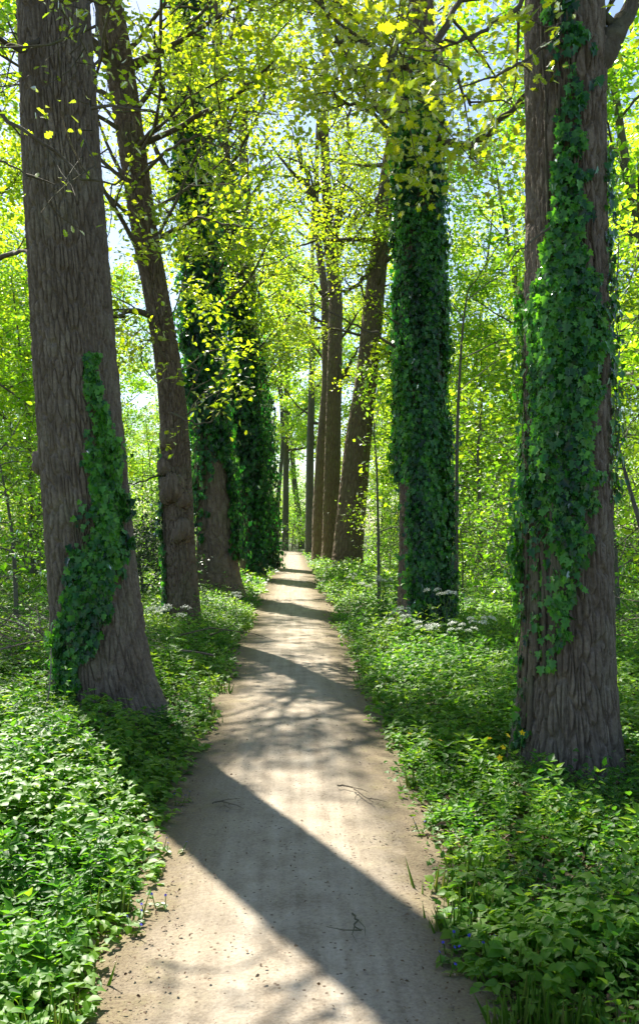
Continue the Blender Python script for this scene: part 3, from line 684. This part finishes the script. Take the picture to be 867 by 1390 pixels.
protoA = [proto_tree('woodland_tree', 31, 17, 4.5, 18, (2.5, 4.6), M['wood_leaf'], .17, 14, .55, .2, OAK_S, 1.0, .28),
          proto_tree('woodland_tree', 32, 20, 6.0, 20, (2.5, 5.0), M['oak_leaf'], .17, 14, .55, .24, OAK_S, 1.0, .28, lean=.05),
          proto_tree('woodland_tree', 33, 14, 2.6, 18, (2.2, 4.2), M['wood_leaf'], .165, 14, .7, .14, OAK_S, 1.0, .28, lean=-.05)]
protoB = [proto_tree('young_tree', 41, 7.5, 1.2, 16, (1.4, 2.8), M['wood_leaf'], .12, 9, .75, .06, OAK_S),
          proto_tree('young_tree', 42, 5.5, .7, 15, (1.3, 2.4), M['bush_leaf'], .11, 9, .6, .05, OAK_S, lean=.06),
          proto_tree('young_tree', 43, 9.0, 2.0, 16, (1.6, 3.0), M['wood_leaf'], .13, 9, .55, .08, OAK_S)]
protoC = [proto_tree('shrub', 51, 3.0, .25, 12, (.8, 1.6), M['bush_leaf'], .09, 5, .5, .03, OAK_S, 1.3, .18),
          proto_tree('shrub', 52, 1.9, .15, 12, (.7, 1.3), M['bush_leaf'], .08, 5, .7, .025, OAK_S, 1.3, .16)]
used = set()
def place(protos, k, x, y, s, rz, label, cat, group):
    p = protos[k % len(protos)]
    o = copy_tree(p) if id(p) in used else p
    used.add(id(p))
    o.location = (x, y, float(ground(x, y)) - .02); o.rotation_euler = (0, 0, rz); o.scale = (s, s, s)
    tag(o, label, cat, group)
r = R(60)
ORD = 'nearest|second nearest|third nearest|fourth nearest|fifth nearest|sixth nearest|seventh nearest|eighth nearest|ninth nearest|tenth nearest|eleventh nearest|twelfth nearest|thirteenth nearest|fourteenth nearest|fifteenth nearest|sixteenth nearest'.split('|')
WHERE = [(100, 'left of the nearest left oak'), (245, 'between the two nearest left oaks'), (368, 'behind the ivy columns on the left'),
         (432, 'beyond the end of the path'), (545, 'behind the leaning and twin trunks'), (765, 'between the two near right trunks'), (9999, 'right of the nearest right trunk')]
def scatter(protos, n, yr, xr, side, mind, looks, cat, group, srange=(.85, 1.15), extra=()):
    pts = list(extra); tries = 0
    while len(pts) < n and tries < 6000:
        tries += 1
        y = yr[0] + (yr[1] - yr[0]) * r.random() ** .9; x = side * (xr[0] + (xr[1] - xr[0]) * r.random()) + float(path_x(min(y, 68)))
        px = x / y * F + PW / 2
        if not (-260 < px < PW + 200): continue
        if all((x - a) ** 2 + (y - b) ** 2 > mind ** 2 for a, b in pts): pts.append((x, y))
    pts.sort(key=lambda p: p[1]); seen = {}
    for k, (x, y) in enumerate(pts):
        px = x / y * F + PW / 2; w = next(b for a, b in WHERE if px < a); c = k % len(protos); key = (w, c); seen[key] = seen.get(key, -1) + 1
        place(protos, k, x, y, r.uniform(*srange), r.uniform(0, 6.28), '%s, %s of them %s' % (looks[c], ORD[min(seen[key], 15)], w), cat, group)
LA = ['tall straight woodland tree', 'tall leaning yellow green woodland tree', 'mid sized low branched woodland tree']
LB = ['bright young tree with fresh leaves', 'short bushy young tree', 'slim taller young tree']
LF = ['far rounded bush', 'far pale bush']
LC = ['rounded leafy bush', 'small pale leafy bush']
LD = ['far tall straight tree', 'far leaning yellow green tree', 'far low branched tree']
LE = ['distant bright young tree', 'distant bushy young tree', 'distant slim young tree']
scatter(protoA, 13, (19, 62), (9.5, 27), -1, 3.4, LA, 'tree', 'tall trees in the wood left of the avenue')
scatter(protoA, 16, (19, 62), (5.5, 24), 1, 3.4, LA, 'tree', 'tall trees in the wood right of the avenue', extra=[(8.3, 20.5)])
scatter(protoA, 18, (88, 130), (-48, 48), 1, 4.2, LD, 'tree', 'tall trees closing the view', (.9, 1.3))
scatter(protoB, 19, (12.5, 50), (4.4, 18), -1, 2.1, LB, 'tree', 'young trees left of the avenue')
scatter(protoB, 21, (13.5, 52), (4.4, 18), 1, 2.1, LB, 'tree', 'young trees right of the avenue')
scatter(protoB, 34, (54, 100), (-32, 32), 1, 2.3, LE, 'tree', 'far young trees beside and beyond the path', extra=[(-4.2, 79), (-7.5, 80), (-1, 84), (-3.5, 90), (-2.6, 93), (-3.9, 96), (-1.7, 98), (-2.9, 102), (-4.8, 101), (-.6, 103)])
scatter(protoC, 30, (70, 100), (-11, 11), 1, 1.5, LF, 'bush', 'far bushes round the end of the path', (1.3, 2.0), extra=[(-5.1, 84), (-3.6, 86), (-2.2, 84), (-1.0, 87), (-6.3, 82), (-4.3, 92), (-2.8, 93)])
scatter(protoC, 34, (11, 48), (4.2, 14), -1, 1.3, LC, 'bush', 'low bushes left of the avenue')
scatter(protoC, 40, (11.5, 50), (3.4, 14), 1, 1.3, LC, 'bush', 'low bushes right of the avenue')

# ------------------------------------------------------------------ ground plants
def visible_pts(r, n, y0, y1, margin=1.2, power=1.0):
    u = r.random(n); y = (y0 ** (1 - power) + u * (y1 ** (1 - power) - y0 ** (1 - power))) ** (1 / (1 - power)) if power != 1 else y0 * (y1 / y0) ** u
    w = .385 * y + margin
    x = r.uniform(-1, 1, n) * w
    return x, y
def off_path(x, y, extra=0.0):
    d = np.abs(x - path_x(y)) - path_hw(y)
    e = .10 * (fbm(x * 2.3 + 5, y * 2.3) - .5) * 2 + .07 * (fbm(x * 7, y * 7) - .5)
    return d + e - extra
TRUNKS = [(t.base[0], t.base[1], t.rows[4, 3]) for t in (L1, L2, L3, L4, L5, R1, R2, R3, R4, R5)]
def clear_trunk(x, y):
    ok = np.ones(len(x), bool)
    for a, b, rr in TRUNKS: ok &= (x - a) ** 2 + (y - b + .1) ** 2 > (rr * 1.05) ** 2
    return ok

def nettles(g, gs, r, x, y, hgt, leaf, tmpl, levels=6, tone=.5, stems=True):
    n = len(x); z = ground(x, y); base = np.stack([x, y, z], -1)
    lean = r.normal(0, .16, (n, 2)); az0 = r.uniform(0, 6.28, n)
    sh0 = np.clip(tone + (fbm(x * .9 + 3, y * .9) - .5) * 1.3 + r.normal(0, .2, n), 0, 1)
    for k in range(levels):
        t = .28 + .72 * (k + .6) / levels
        for s_ in (0, 1, 2) if k == levels - 1 else (0, 1):
            az = az0 + k * 1.57 + s_ * (3.14 if k < levels - 1 else 2.1) + r.normal(0, .25, n)
            p = base + np.stack([lean[:, 0] * t * hgt, lean[:, 1] * t * hgt, t * hgt], -1)
            el = .25 + r.normal(0, .25, n) if k < levels - 1 else .7 + r.normal(0, .2, n)
            d = np.stack([np.cos(az) * np.cos(el), np.sin(az) * np.cos(el), np.sin(el)], -1)
            p = p + d * (leaf * .18)[:, None] 
            nr = np.stack([-np.cos(az) * .5, -np.sin(az) * .5, np.ones(n)], -1) + r.normal(0, .25, (n, 3))
            sz = leaf * (1.05 - .5 * t) * r.uniform(.75, 1.25, n)
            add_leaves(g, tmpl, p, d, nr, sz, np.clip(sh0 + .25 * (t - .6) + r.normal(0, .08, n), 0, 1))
    if stems:
        top = base + np.stack([lean[:, 0] * hgt, lean[:, 1] * hgt, hgt], -1)
        d = top - base; ln = np.linalg.norm(d, axis=1)
        V = np.stack([base + [-.004, 0, 0], base + [.004, 0, 0], base + [0, .005, 0], top], 1)
        lp = np.array([0, 1, 3, 1, 2, 3, 2, 0, 3])
        loops = (lp[None] + (np.arange(n) * 4)[:, None]).ravel()
        gs.add(V.reshape(-1, 3), loops, np.full(n * 3, 3), np.full(n * 4, .6))

r = R(70)
g1 = Geo(); gs = Geo()
# near: serrated leaves
x, y = visible_pts(r, 8600, 2.2, 9.5, .6, 1.0); o = off_path(x, y)
m = (o > .06) & clear_trunk(x, y) & (fbm(x * 1.3 + 2, y * 1.3 + 9) > .36); x, y, o = x[m], y[m], o[m]
h = (.07 + .19 * np.clip(o / .9, 0, 1)) * r.uniform(.6, 1.45, len(x)) * (.1 + 1.9 * fbm(x * 1.2, y * 1.2)) * (1 + 1.0 * (r.random(len(x)) < .06))
nettles(g1, gs, r, x, y, h * .85, .032 + .055 * r.random(len(x)) ** 1.5 + .02 * (h > .25), NETTLE, 6, .5)
x, y = visible_pts(r, 6500, 9.5, 22, .6, 1.0); o = off_path(x, y)
m = (o > .06) & clear_trunk(x, y); x, y, o = x[m], y[m], o[m]
h = (.08 + .18 * np.clip(o / .9, 0, 1)) * r.uniform(.6, 1.4, len(x)) * (.4 + 1.3 * fbm(x * .7, y * .7)) * (1 + .9 * ((x > 0) & (y > 11) & (o < 1.5) & (fbm(x * .8 + 7, y * .8) > .45))) * (1 + .9 * (r.random(len(x)) < .05))
nettles(g1, gs, r, x, y, h, .075 + .05 * r.random(len(x)), OVATE, 5, .52)
x, y = visible_pts(r, 9000, 22, 75, .6, 1.3); o = off_path(x, y)
m = (o > .05) & clear_trunk(x, y); x, y, o = x[m], y[m], o[m]
h = (.10 + .18 * np.clip(o / .9, 0, 1)) * r.uniform(.7, 1.35, len(x)) * (1 + .9 * ((x > path_x(y)) & (y < 34) & (o < 1.5)))
nettles(g1, gs, r, x, y, h, .12 + .1 * r.random(len(x)), RHOMB, 4, .58, False)
o1 = g1.build('nettles', M['nettle_leaf'], smooth=True); tag(o1, 'dense bed of green nettles and leafy herbs covering both verges', 'ground plants', None, 'stuff')
o2 = gs.build('nettle_stems', M['grass'], o1)

# ground elder: three broad pale leaflets on each stalk, in patches
ge = Geo()
x, y = visible_pts(r, 9000, 2.2, 17, .6, 1.0); o = off_path(x, y)
m = (o > .02) & clear_trunk(x, y) & (fbm(x * .8 + 15, y * .8 + 4) > .5); x, y, o = x[m], y[m], o[m]; n = len(x)
for k in range(4):
    az = r.uniform(0, 6.28, n); hh = (.07 + .17 * np.clip(o / .7, 0, 1)) * r.uniform(.8, 1.35, n)
    tipp = np.stack([x + .09 * np.cos(az), y + .09 * np.sin(az), ground(x, y) + hh], -1)
    for q in (-1.15, 0, 1.15):
        a2 = az + q + r.normal(0, .15, n); dz = r.normal(-.05, .22, n)
        add_leaves(ge, OVATE, tipp, np.stack([np.cos(a2), np.sin(a2), dz], -1), r.normal(0, .25, (n, 3)) + [0, 0, 1], (.022 + .035 * r.random(n)) * (1 + .03 * y), np.clip(.72 + r.normal(0, .16, n), 0, 1), 1.25)
tag(ge.build('ground_elder', M['nettle_leaf'], smooth=True), 'patches of paler broad leaved ground elder among the nettles', 'ground plants', None, 'stuff')

# low small-leaved herbs at the edge and between
g2 = Geo()
x, y = visible_pts(r, 90000, 2.2, 18, .6, 1.0); o = off_path(x, y, .0)
m = (o > -.05) & (o < 5) & ((fbm(x * 1.1 + 30, y * 1.1) > .4) | (o < .3)) & clear_trunk(x, y) & (r.random(len(x)) < np.clip(1.25 - o * .3, .45, 1)); x, y, o = x[m], y[m], o[m]
n = len(x); zz = ground(x, y) + np.abs(r.normal(0, 1, n)) * (.025 + .08 * np.clip(o * 1.6, 0, 1))
az = r.uniform(0, 6.28, n); el = r.normal(.25, .35, n)
d = np.stack([np.cos(az) * np.cos(el), np.sin(az) * np.cos(el), np.sin(el)], -1)
add_leaves(g2, OVATE, np.stack([x, y, zz], -1), d, r.normal(0, .35, (n, 3)) + [0, 0, 1], (.022 + .028 * r.random(n)) * (1 + y * .04), np.clip(.5 + (fbm(x * 1.3, y * 1.3) - .5) * 1.2 + r.normal(0, .18, n), 0, 1))
tag(g2.build('low_herbs', M['nettle_leaf'], smooth=True), 'low mat of small leaved herbs along the edges of the path', 'ground plants', None, 'stuff')

# dead leaves and scraps on the woodland floor
gd = Geo()
x, y = visible_pts(r, 26000, 2.4, 24, .5, 1.0); o = off_path(x, y); m = (o > .0) & (fbm(x * .7 + 3, y * .7 + 8) > .44); x, y = x[m], y[m]; n = len(x); az = r.uniform(0, 6.28, n)
add_leaves(gd, OVATE, np.stack([x, y, ground(x, y) + .01 + np.abs(r.normal(0, .03, n))], -1), np.stack([np.cos(az), np.sin(az), r.normal(0, .3, n)], -1), r.normal(0, .5, (n, 3)) + [0, 0, 1], .03 + .05 * r.random(n), r.random(n))
tag(gd.build('dead_leaves', M['litter']), 'brown dead leaves lying between the plants of both verges', 'litter', None, 'stuff')

# grass tufts along the edges
g3 = Geo()
tx, ty = visible_pts(r, 1500, 2.2, 30, .2, 1.0); o = off_path(tx, ty); m = (o > -.03) & (o < 1.0) & (r.random(len(tx)) < np.where(o < .25, 1, .35)) & (fbm(tx * 1.1 + 8, ty * 1.1) > .42)
tx, ty = tx[m], ty[m]; nb = 26
x = np.repeat(tx, nb) + r.normal(0, .035, len(tx) * nb); y = np.repeat(ty, nb) + r.normal(0, .035, len(tx) * nb); n = len(x)
az = r.uniform(0, 6.28, n); el = r.uniform(.7, 1.45, n)
d = np.stack([np.cos(az) * np.cos(el), np.sin(az) * np.cos(el), np.sin(el)], -1)
add_leaves(g3, (BLADE[0] * np.array([.022, 1, 1]), BLADE[1]), np.stack([x, y, ground(x, y)], -1), d, np.stack([-np.cos(az), -np.sin(az), .4 + 0 * az], -1), (.05 + .15 * r.random(n) ** 1.5), np.clip(r.normal(.5, .25, n), 0, 1))
tag(g3.build('grass', M['grass']), 'thin tufts of green grass fringing the sandy path', 'grass', None, 'stuff')

# litter on the path: husks, crumbs, leaf scraps
g4 = Geo()
x, y = visible_pts(r, 60000, 2.2, 30, 0, 1.0)
dd = np.abs(x - path_x(y)) / path_hw(y)
m = (dd < 1.3) & (r.random(len(x)) < np.clip(.05 + 1.6 * np.clip(dd - .45, 0, 2) ** 1.4, 0, 1) * np.clip((fbm(x * 3, y * 3) - .3) * 4, .1, 1) + .12 * (fbm(x * 2, y * 2) > .64)); x, y = x[m], y[m]; n = len(x)
az = r.uniform(0, 6.28, n)
add_leaves(g4, OVATE, np.stack([x, y, .032 + 0 * x + .004 * r.random(n)], -1), np.stack([np.cos(az), np.sin(az), r.normal(0, .15, n)], -1), r.normal(0, .35, (n, 3)) + [0, 0, 1],
           (.005 + .016 * r.random(n) ** 3) * (1 + .03 * y), r.random(n) ** 1.3)
tag(g4.build('leaf_litter', M['litter']), 'scattered brown husks and scraps of dead leaf on the path', 'litter', None, 'stuff')

exec_tail = True
# ------------------------------------------------------------------ single plants and things
def cow_parsley(seed, H):
    r = R(seed); root = bpy.data.objects.new('cow_parsley', None); col.objects.link(root)
    gs, gl = Geo(), Geo()
    P, Rr = grow((0, 0, 0), (r.normal(0, .06), r.normal(0, .06), 1), H, .006, r, 8, .05, .05, .003); add_tube(gs, P, Rr, 5, .5)
    tips = [(P[-1], unit(P[-1] - P[-2]))]
    for k in range(6):
        i = 3 + k % 4; az = k * 2.4 + r.uniform(-.3, .3)
        B, Rb = grow(P[i], (math.cos(az), math.sin(az), 1.6), (H - P[i][2]) * r.uniform(.75, 1.1) + .08, .004, r, 5, .05, .08, .002)
        add_tube(gs, B, Rb, 4, .5); tips.append((B[-1], unit(B[-1] - B[-2])))
    for p, d in tips:
        gf = Geo()
        for q in range(11):
            a = q * 2.4; rr = .046 * math.sqrt((q + .5) / 11); dt = unit(d + np.array([.0, -.25, .3])); u1 = unit(np.cross(dt, [.3, 1, .1])); u2 = np.cross(dt, u1); e = p + dt * (.045 - rr * rr * 10) + (u1 * math.cos(a) + u2 * math.sin(a)) * rr
            add_tube(gs, np.array([p, e]), np.array([.001, .001]), 3, .6)
            n = 8; pp = e + r.normal(0, .0075, (n, 3)) * [1, 1, .8]; az = r.uniform(0, 6.28, n)
            add_leaves(gf, RHOMB, pp, np.stack([np.cos(az), np.sin(az), r.normal(0, .5, n)], -1), r.normal(0, .8, (n, 3)) + [0, 0, 1], .0125, r.random(n))
        gf.build('flower_head', M['white_petal'], root)
    for k in range(7):
        az = k * 2.4 + 1; z = H * (.08 + .09 * k); p = np.array([0, 0, z]); d = np.array([math.cos(az), math.sin(az), .7 - .08 * k]); Lf = .26 * (1 - .08 * k)
        B, Rb = grow(p, d, Lf, .003, r, 7, .06, -.08, .001); add_tube(gs, B, Rb, 3, .5)
        for i in range(1, 7):
            for s_ in (-1, 1):
                for q in range(3):
                    sd = unit(np.cross(B[i] - B[i - 1], [0, 0, 1.0])) * s_; dd = unit(sd + unit(B[i] - B[i - 1]) * (.5 + .3 * q)); pp = B[i] + sd * .03 * q * (1 - i / 9)
                    add_leaves(gl, OVATE, pp[None], (dd + r.normal(0, .15, 3))[None], np.array([[0, 0, 1.0]]) + r.normal(0, .2, (1, 3)), .055 * (1.1 - i * .09), np.array([r.uniform(.3, .8)]))
    gs.build('stem', M['grass'], root); gl.build('leaves', M['nettle_leaf'], root)
    return root
cps = [cow_parsley(80, .62), cow_parsley(81, .5), cow_parsley(82, .74)]
spots = [(538, 905, 'white cow parsley in flower just left of the foot of the wrapped ivy trunk', 10.9), (548, 880, 'small white cow parsley against the bare bark at the foot of the wrapped ivy trunk', 12.0),
         (610, 905, 'white cow parsley right of the foot of the wrapped ivy trunk', 11.2), (632, 930, 'white cow parsley in the open nettles between the two near right trunks', 9.6),
         (575, 915, 'white cow parsley in front of the foot of the wrapped ivy trunk', 10.2), (462, 800, 'tall white cow parsley at the foot of the leaning trunk', 24.0), (476, 815, 'white cow parsley on the right verge below the leaning trunk', 21.0),
         (500, 838, 'white cow parsley midway along the right verge, left of the slim brown stem', 18.0), (235, 930, 'white cow parsley among nettles between the two nearest left trunks', 9.6), (320, 850, 'white cow parsley beside the left verge past the slender burred trunk', 15.5),
         (655, 905, 'white cow parsley nearest to the curtain of ivy on the right', 10.6), (520, 870, 'white cow parsley overhanging the right edge of the path', 14.2), (345, 810, 'white cow parsley on the left verge near the broad based trunk', 20.0)]
for k, (px, py, lab, Y) in enumerate(spots):
    p = cps[k % 3]; o = copy_tree(p) if k >= 3 else p
    xx = (px - PW / 2) / F * Y; o.location = (xx, Y, float(ground(xx, Y))); o.rotation_euler = (0, 0, k * 1.3); s_ = .85 + .1 * (k % 3); o.scale = (s_, s_, s_)
    tag(o, lab, 'flower', 'cow parsley in flower on the verges')

def small_flower(name, mat, seed, H, nfl, pet, npet):
    r = R(seed); root = bpy.data.objects.new(name, None); col.objects.link(root); gs = Geo()
    for k in range(nfl):
        gf = Geo()
        P, Rr = grow((r.normal(0, .02), r.normal(0, .02), 0), (r.normal(0, .25), r.normal(0, .25), 1), H * r.uniform(.7, 1.05), .003, r, 5, .08, 0, .002); add_tube(gs, P, Rr, 3, .5)
        tl = unit(r.normal(0, .4, 3) + [0, -.5, .8]); a = unit(np.cross(tl, [1, 0, 0.1])); b = np.cross(tl, a)
        az = np.arange(npet) * 2 * math.pi / npet
        d = np.cos(az)[:, None] * a + np.sin(az)[:, None] * b
        add_leaves(gf, OVATE, np.repeat(P[-1][None], npet, 0), d + tl * .25, np.repeat(tl[None], npet, 0), pet, r.random(npet)); gf.build('flower', mat, root)
        i = 2; az = r.uniform(0, 6.28, 3); add_leaves(gs, OVATE, np.repeat(P[i][None], 3, 0), np.stack([np.cos(az), np.sin(az), 0 * az], -1), np.array([[0, 0, 1.]] * 3), .04, r.random(3))
    gs.build('stem', M['grass'], root); return root
yf = [small_flower('yellow_flower', M['yellow_petal'], 90, .42, 4, .022, 5), small_flower('yellow_flower', M['yellow_petal'], 91, .4, 2, .018, 5)]
ysp = [(697, 1042, 5.3, 'brightest cluster of yellow flowers just left of the nearest right trunk'), (586, 1046, 5.6, 'small yellow flowers in the nettles close to the right edge of the path'), (640, 1050, 5.5, 'small yellow flowers between the path and the nearest right trunk, above the lit nettles'),
       (720, 1222, 4.0, 'small yellow flowers low in the shaded nettles at the lower right'), (592, 940, 7.8, 'tiny yellow flowers in the herbs below the wrapped ivy trunk')]
for k, (px, py, Y, lab) in enumerate(ysp):
    o = yf[k] if k < 2 else copy_tree(yf[1]); xx = (px - PW / 2) / F * Y; o.location = (xx, Y, float(ground(xx, Y)) + .02); o.rotation_euler = (0, 0, k)
    tag(o, lab, 'flower', 'yellow flowers in the right verge')
bf = small_flower('blue_flower', M['blue_petal'], 92, .13, 3, .008, 5); fr = R(93)
bl = [(622, 1240, 'right'), (606, 1262, 'right'), (640, 1236, 'right'), (632, 1210, 'right'), (570, 1095, 'right'), (655, 1255, 'right'), (212, 1190, 'left'), (182, 1215, 'left'), (230, 1120, 'left'), (247, 1060, 'left')]
BO = ['third nearest', 'nearest', 'fourth nearest', 'fifth nearest', 'farthest', 'second nearest', 'second nearest', 'nearest', 'third nearest', 'farthest']
for k, (px, py, sd) in enumerate(bl):
    Y = F * (H_CAM - .16) / (py - HORIZON); xx = (px - PW / 2) / F * Y; o = bf if k == 0 else copy_tree(bf)
    o.location = (xx, Y, float(ground(xx, Y)) + .02); o.rotation_euler = (0, 0, k * 1.1)
    tag(o, 'tiny blue flower at the %s edge of the path, %s of them' % (sd, BO[k]), 'flower', 'tiny blue flowers at the %s edge of the path' % sd)

# saplings
def sapling(pts, r0, label, seed, size=.11, leaf='wood_leaf', bark='bark_grey', per=3, fork=True):
    r = R(seed); P0 = np.array(pts[0], float); P0[2] = float(ground(P0[0], P0[1])); pts = [P0] + list(pts[1:])
    root = empty('sapling', P0, label, 'sapling'); P = spline(pts, 22); g = Geo(); add_tube(g, P, np.linspace(r0, r0 * .2, 22), 7); an = []
    branch_out(g, P, np.linspace(r0, r0 * .2, 22), r, 1, an, .75, .55, .3, .35, .004)
    g.build('stem', M[bark], root, smooth=True, origin=P0); c = Geo(); foliage(c, an, r, OAK_S, size, per, .12, .65, .8, False); c.build('crown', M[leaf], root, origin=P0)
sapling([at(618, 860, 15), at(619, 700, 15), at(621, 560, 15), at(628, 440, 15), at(636, 390, 15)], .045, 'tall thin sapling just right of the wrapped ivy trunk, against bright sky', 101)
sapling([at(514, 840, 17.5), at(513, 720, 17.5), at(511, 640, 17.5), at(506, 560, 17.5)], .04, 'slim sapling with a brown stem between the leaning trunk and the wrapped ivy trunk', 102)
sapling([at(24, 860, 12.5), at(20, 760, 12.5), at(12, 690, 12.5), at(-6, 600, 12.5)], .04, 'crooked dark stemmed sapling left of the nearest left oak', 103, .09)
sapling([at(652, 790, 26), at(651, 700, 26), at(648, 620, 26), at(654, 540, 26)], .09, 'dark slender tree standing in the wood midway between the two near right trunks', 104, .13)
sapling([at(905, 900, 10), at(880, 760, 10), at(850, 650, 10), at(838, 600, 10)], .045, 'sapling leaning in at the right edge behind the nearest right trunk', 105, .1)

# dark evergreen bush behind the slender trunk
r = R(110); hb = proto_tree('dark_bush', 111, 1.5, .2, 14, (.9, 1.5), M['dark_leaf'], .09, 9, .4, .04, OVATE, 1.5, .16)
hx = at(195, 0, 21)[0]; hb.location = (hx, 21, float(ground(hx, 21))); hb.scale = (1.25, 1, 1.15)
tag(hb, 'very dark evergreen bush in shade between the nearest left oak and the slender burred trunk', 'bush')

# brush pile of dead sticks at the left and another behind the right trunk
def brush(x0, y0, rx, ry, n, label, seed):
    r = R(seed); base = np.array([x0, y0, float(ground(x0, y0))]); root = empty('brush_pile', base, label, 'brush pile'); g = Geo(); gt = Geo()
    for k in range(n):
        p = base + np.array([r.normal(0, rx), r.normal(0, ry), abs(r.normal(0, .16)) + .08]); a = r.uniform(0, 6.28)
        P, Rr = grow(p, (math.cos(a), math.sin(a) * .6, r.normal(.1, .3)), r.uniform(.4, 1.5), r.uniform(.004, .014), r, 6, .14, -.02, .002)
        P[:, 2] = np.maximum(P[:, 2], ground(P[:, 0], P[:, 1]) + .01)
        add_tube(g if k % 3 else gt, P, Rr, 4)
    tag(g.build('twigs', M['dead_wood'], root, origin=base), kind='stuff'); tag(gt.build('sticks', M['bark_twig'], root, origin=base), kind='stuff')
brush(-3.7, 10.4, .75, .7, 230, 'tangled heap of dead brown twigs left of the nearest left oak', 120)
brush(4.6, 12.4, .8, .6, 160, 'heap of dead brown twigs behind the nearest right trunk at the right edge', 121)

# fallen twigs and the bent pale cane
def twig(pts, r0, label, sides=3):
    P = spline(pts, 12); base = P[0].copy(); g = Geo(); rr = R(int(abs(P[0][0] * 100)) + 7)
    P[1:-1] += rr.normal(0, .006, (10, 3)) * [1, 1, 0]
    add_tube(g, P, np.linspace(r0, r0 * .4, 12), 5)
    for i in (4, 7, 9):
        a = unit(P[i + 1] - P[i]); s_ = np.array([-a[1], a[0], 0]) * (1 if i != 7 else -1)
        add_tube(g, np.array([P[i], P[i] + (a + s_) * .05, P[i] + (a * 1.5 + s_) * .08]), np.array([r0 * .5, r0 * .35, r0 * .2]), 4)
    o = g.build('twig', M['bark_twig'], None, origin=base); o.location = base; tag(o, label, 'twig')
def on(px, py, z=.045): 
    Y = F * (H_CAM - z) / (py - HORIZON); return np.array([(px - PW / 2) / F * Y, Y, z])
twig([on(458, 1066), on(474, 1068), on(490, 1078), on(506, 1089)], .006, 'forked dead twig lying on the sunny right half of the path')
twig([on(478, 1240), on(484, 1248), on(482, 1258), on(490, 1262)], .005, 'short crooked dead twig on the shaded path near the bottom right')
twig([on(288, 1090), on(300, 1088), on(312, 1092)], .005, 'short dark twig near the left edge of the path')
p0 = at(28, 1016, 6.6)
cane = [at(10, 1010, 6.9), at(36, 1000, 6.8), at(58, 978, 6.8), at(68, 930, 6.9), at(70, 880, 7.1)]
g = Geo(); P = spline(cane, 20); add_tube(g, P, np.linspace(.009, .005, 20), 5); o = g.build('cane', M['dead_wood'], None, smooth=True, origin=P[0]); o.location = P[0]
tag(o, 'bent pale dead cane arching beside the left foot of the nearest left oak', 'stick')
print('leaf verts', {m.name: len(m.vertices) for m in bpy.data.meshes if 'crown' in m.name or 'leaves' in m.name})
print('total verts', sum(len(m.vertices) for m in bpy.data.meshes))
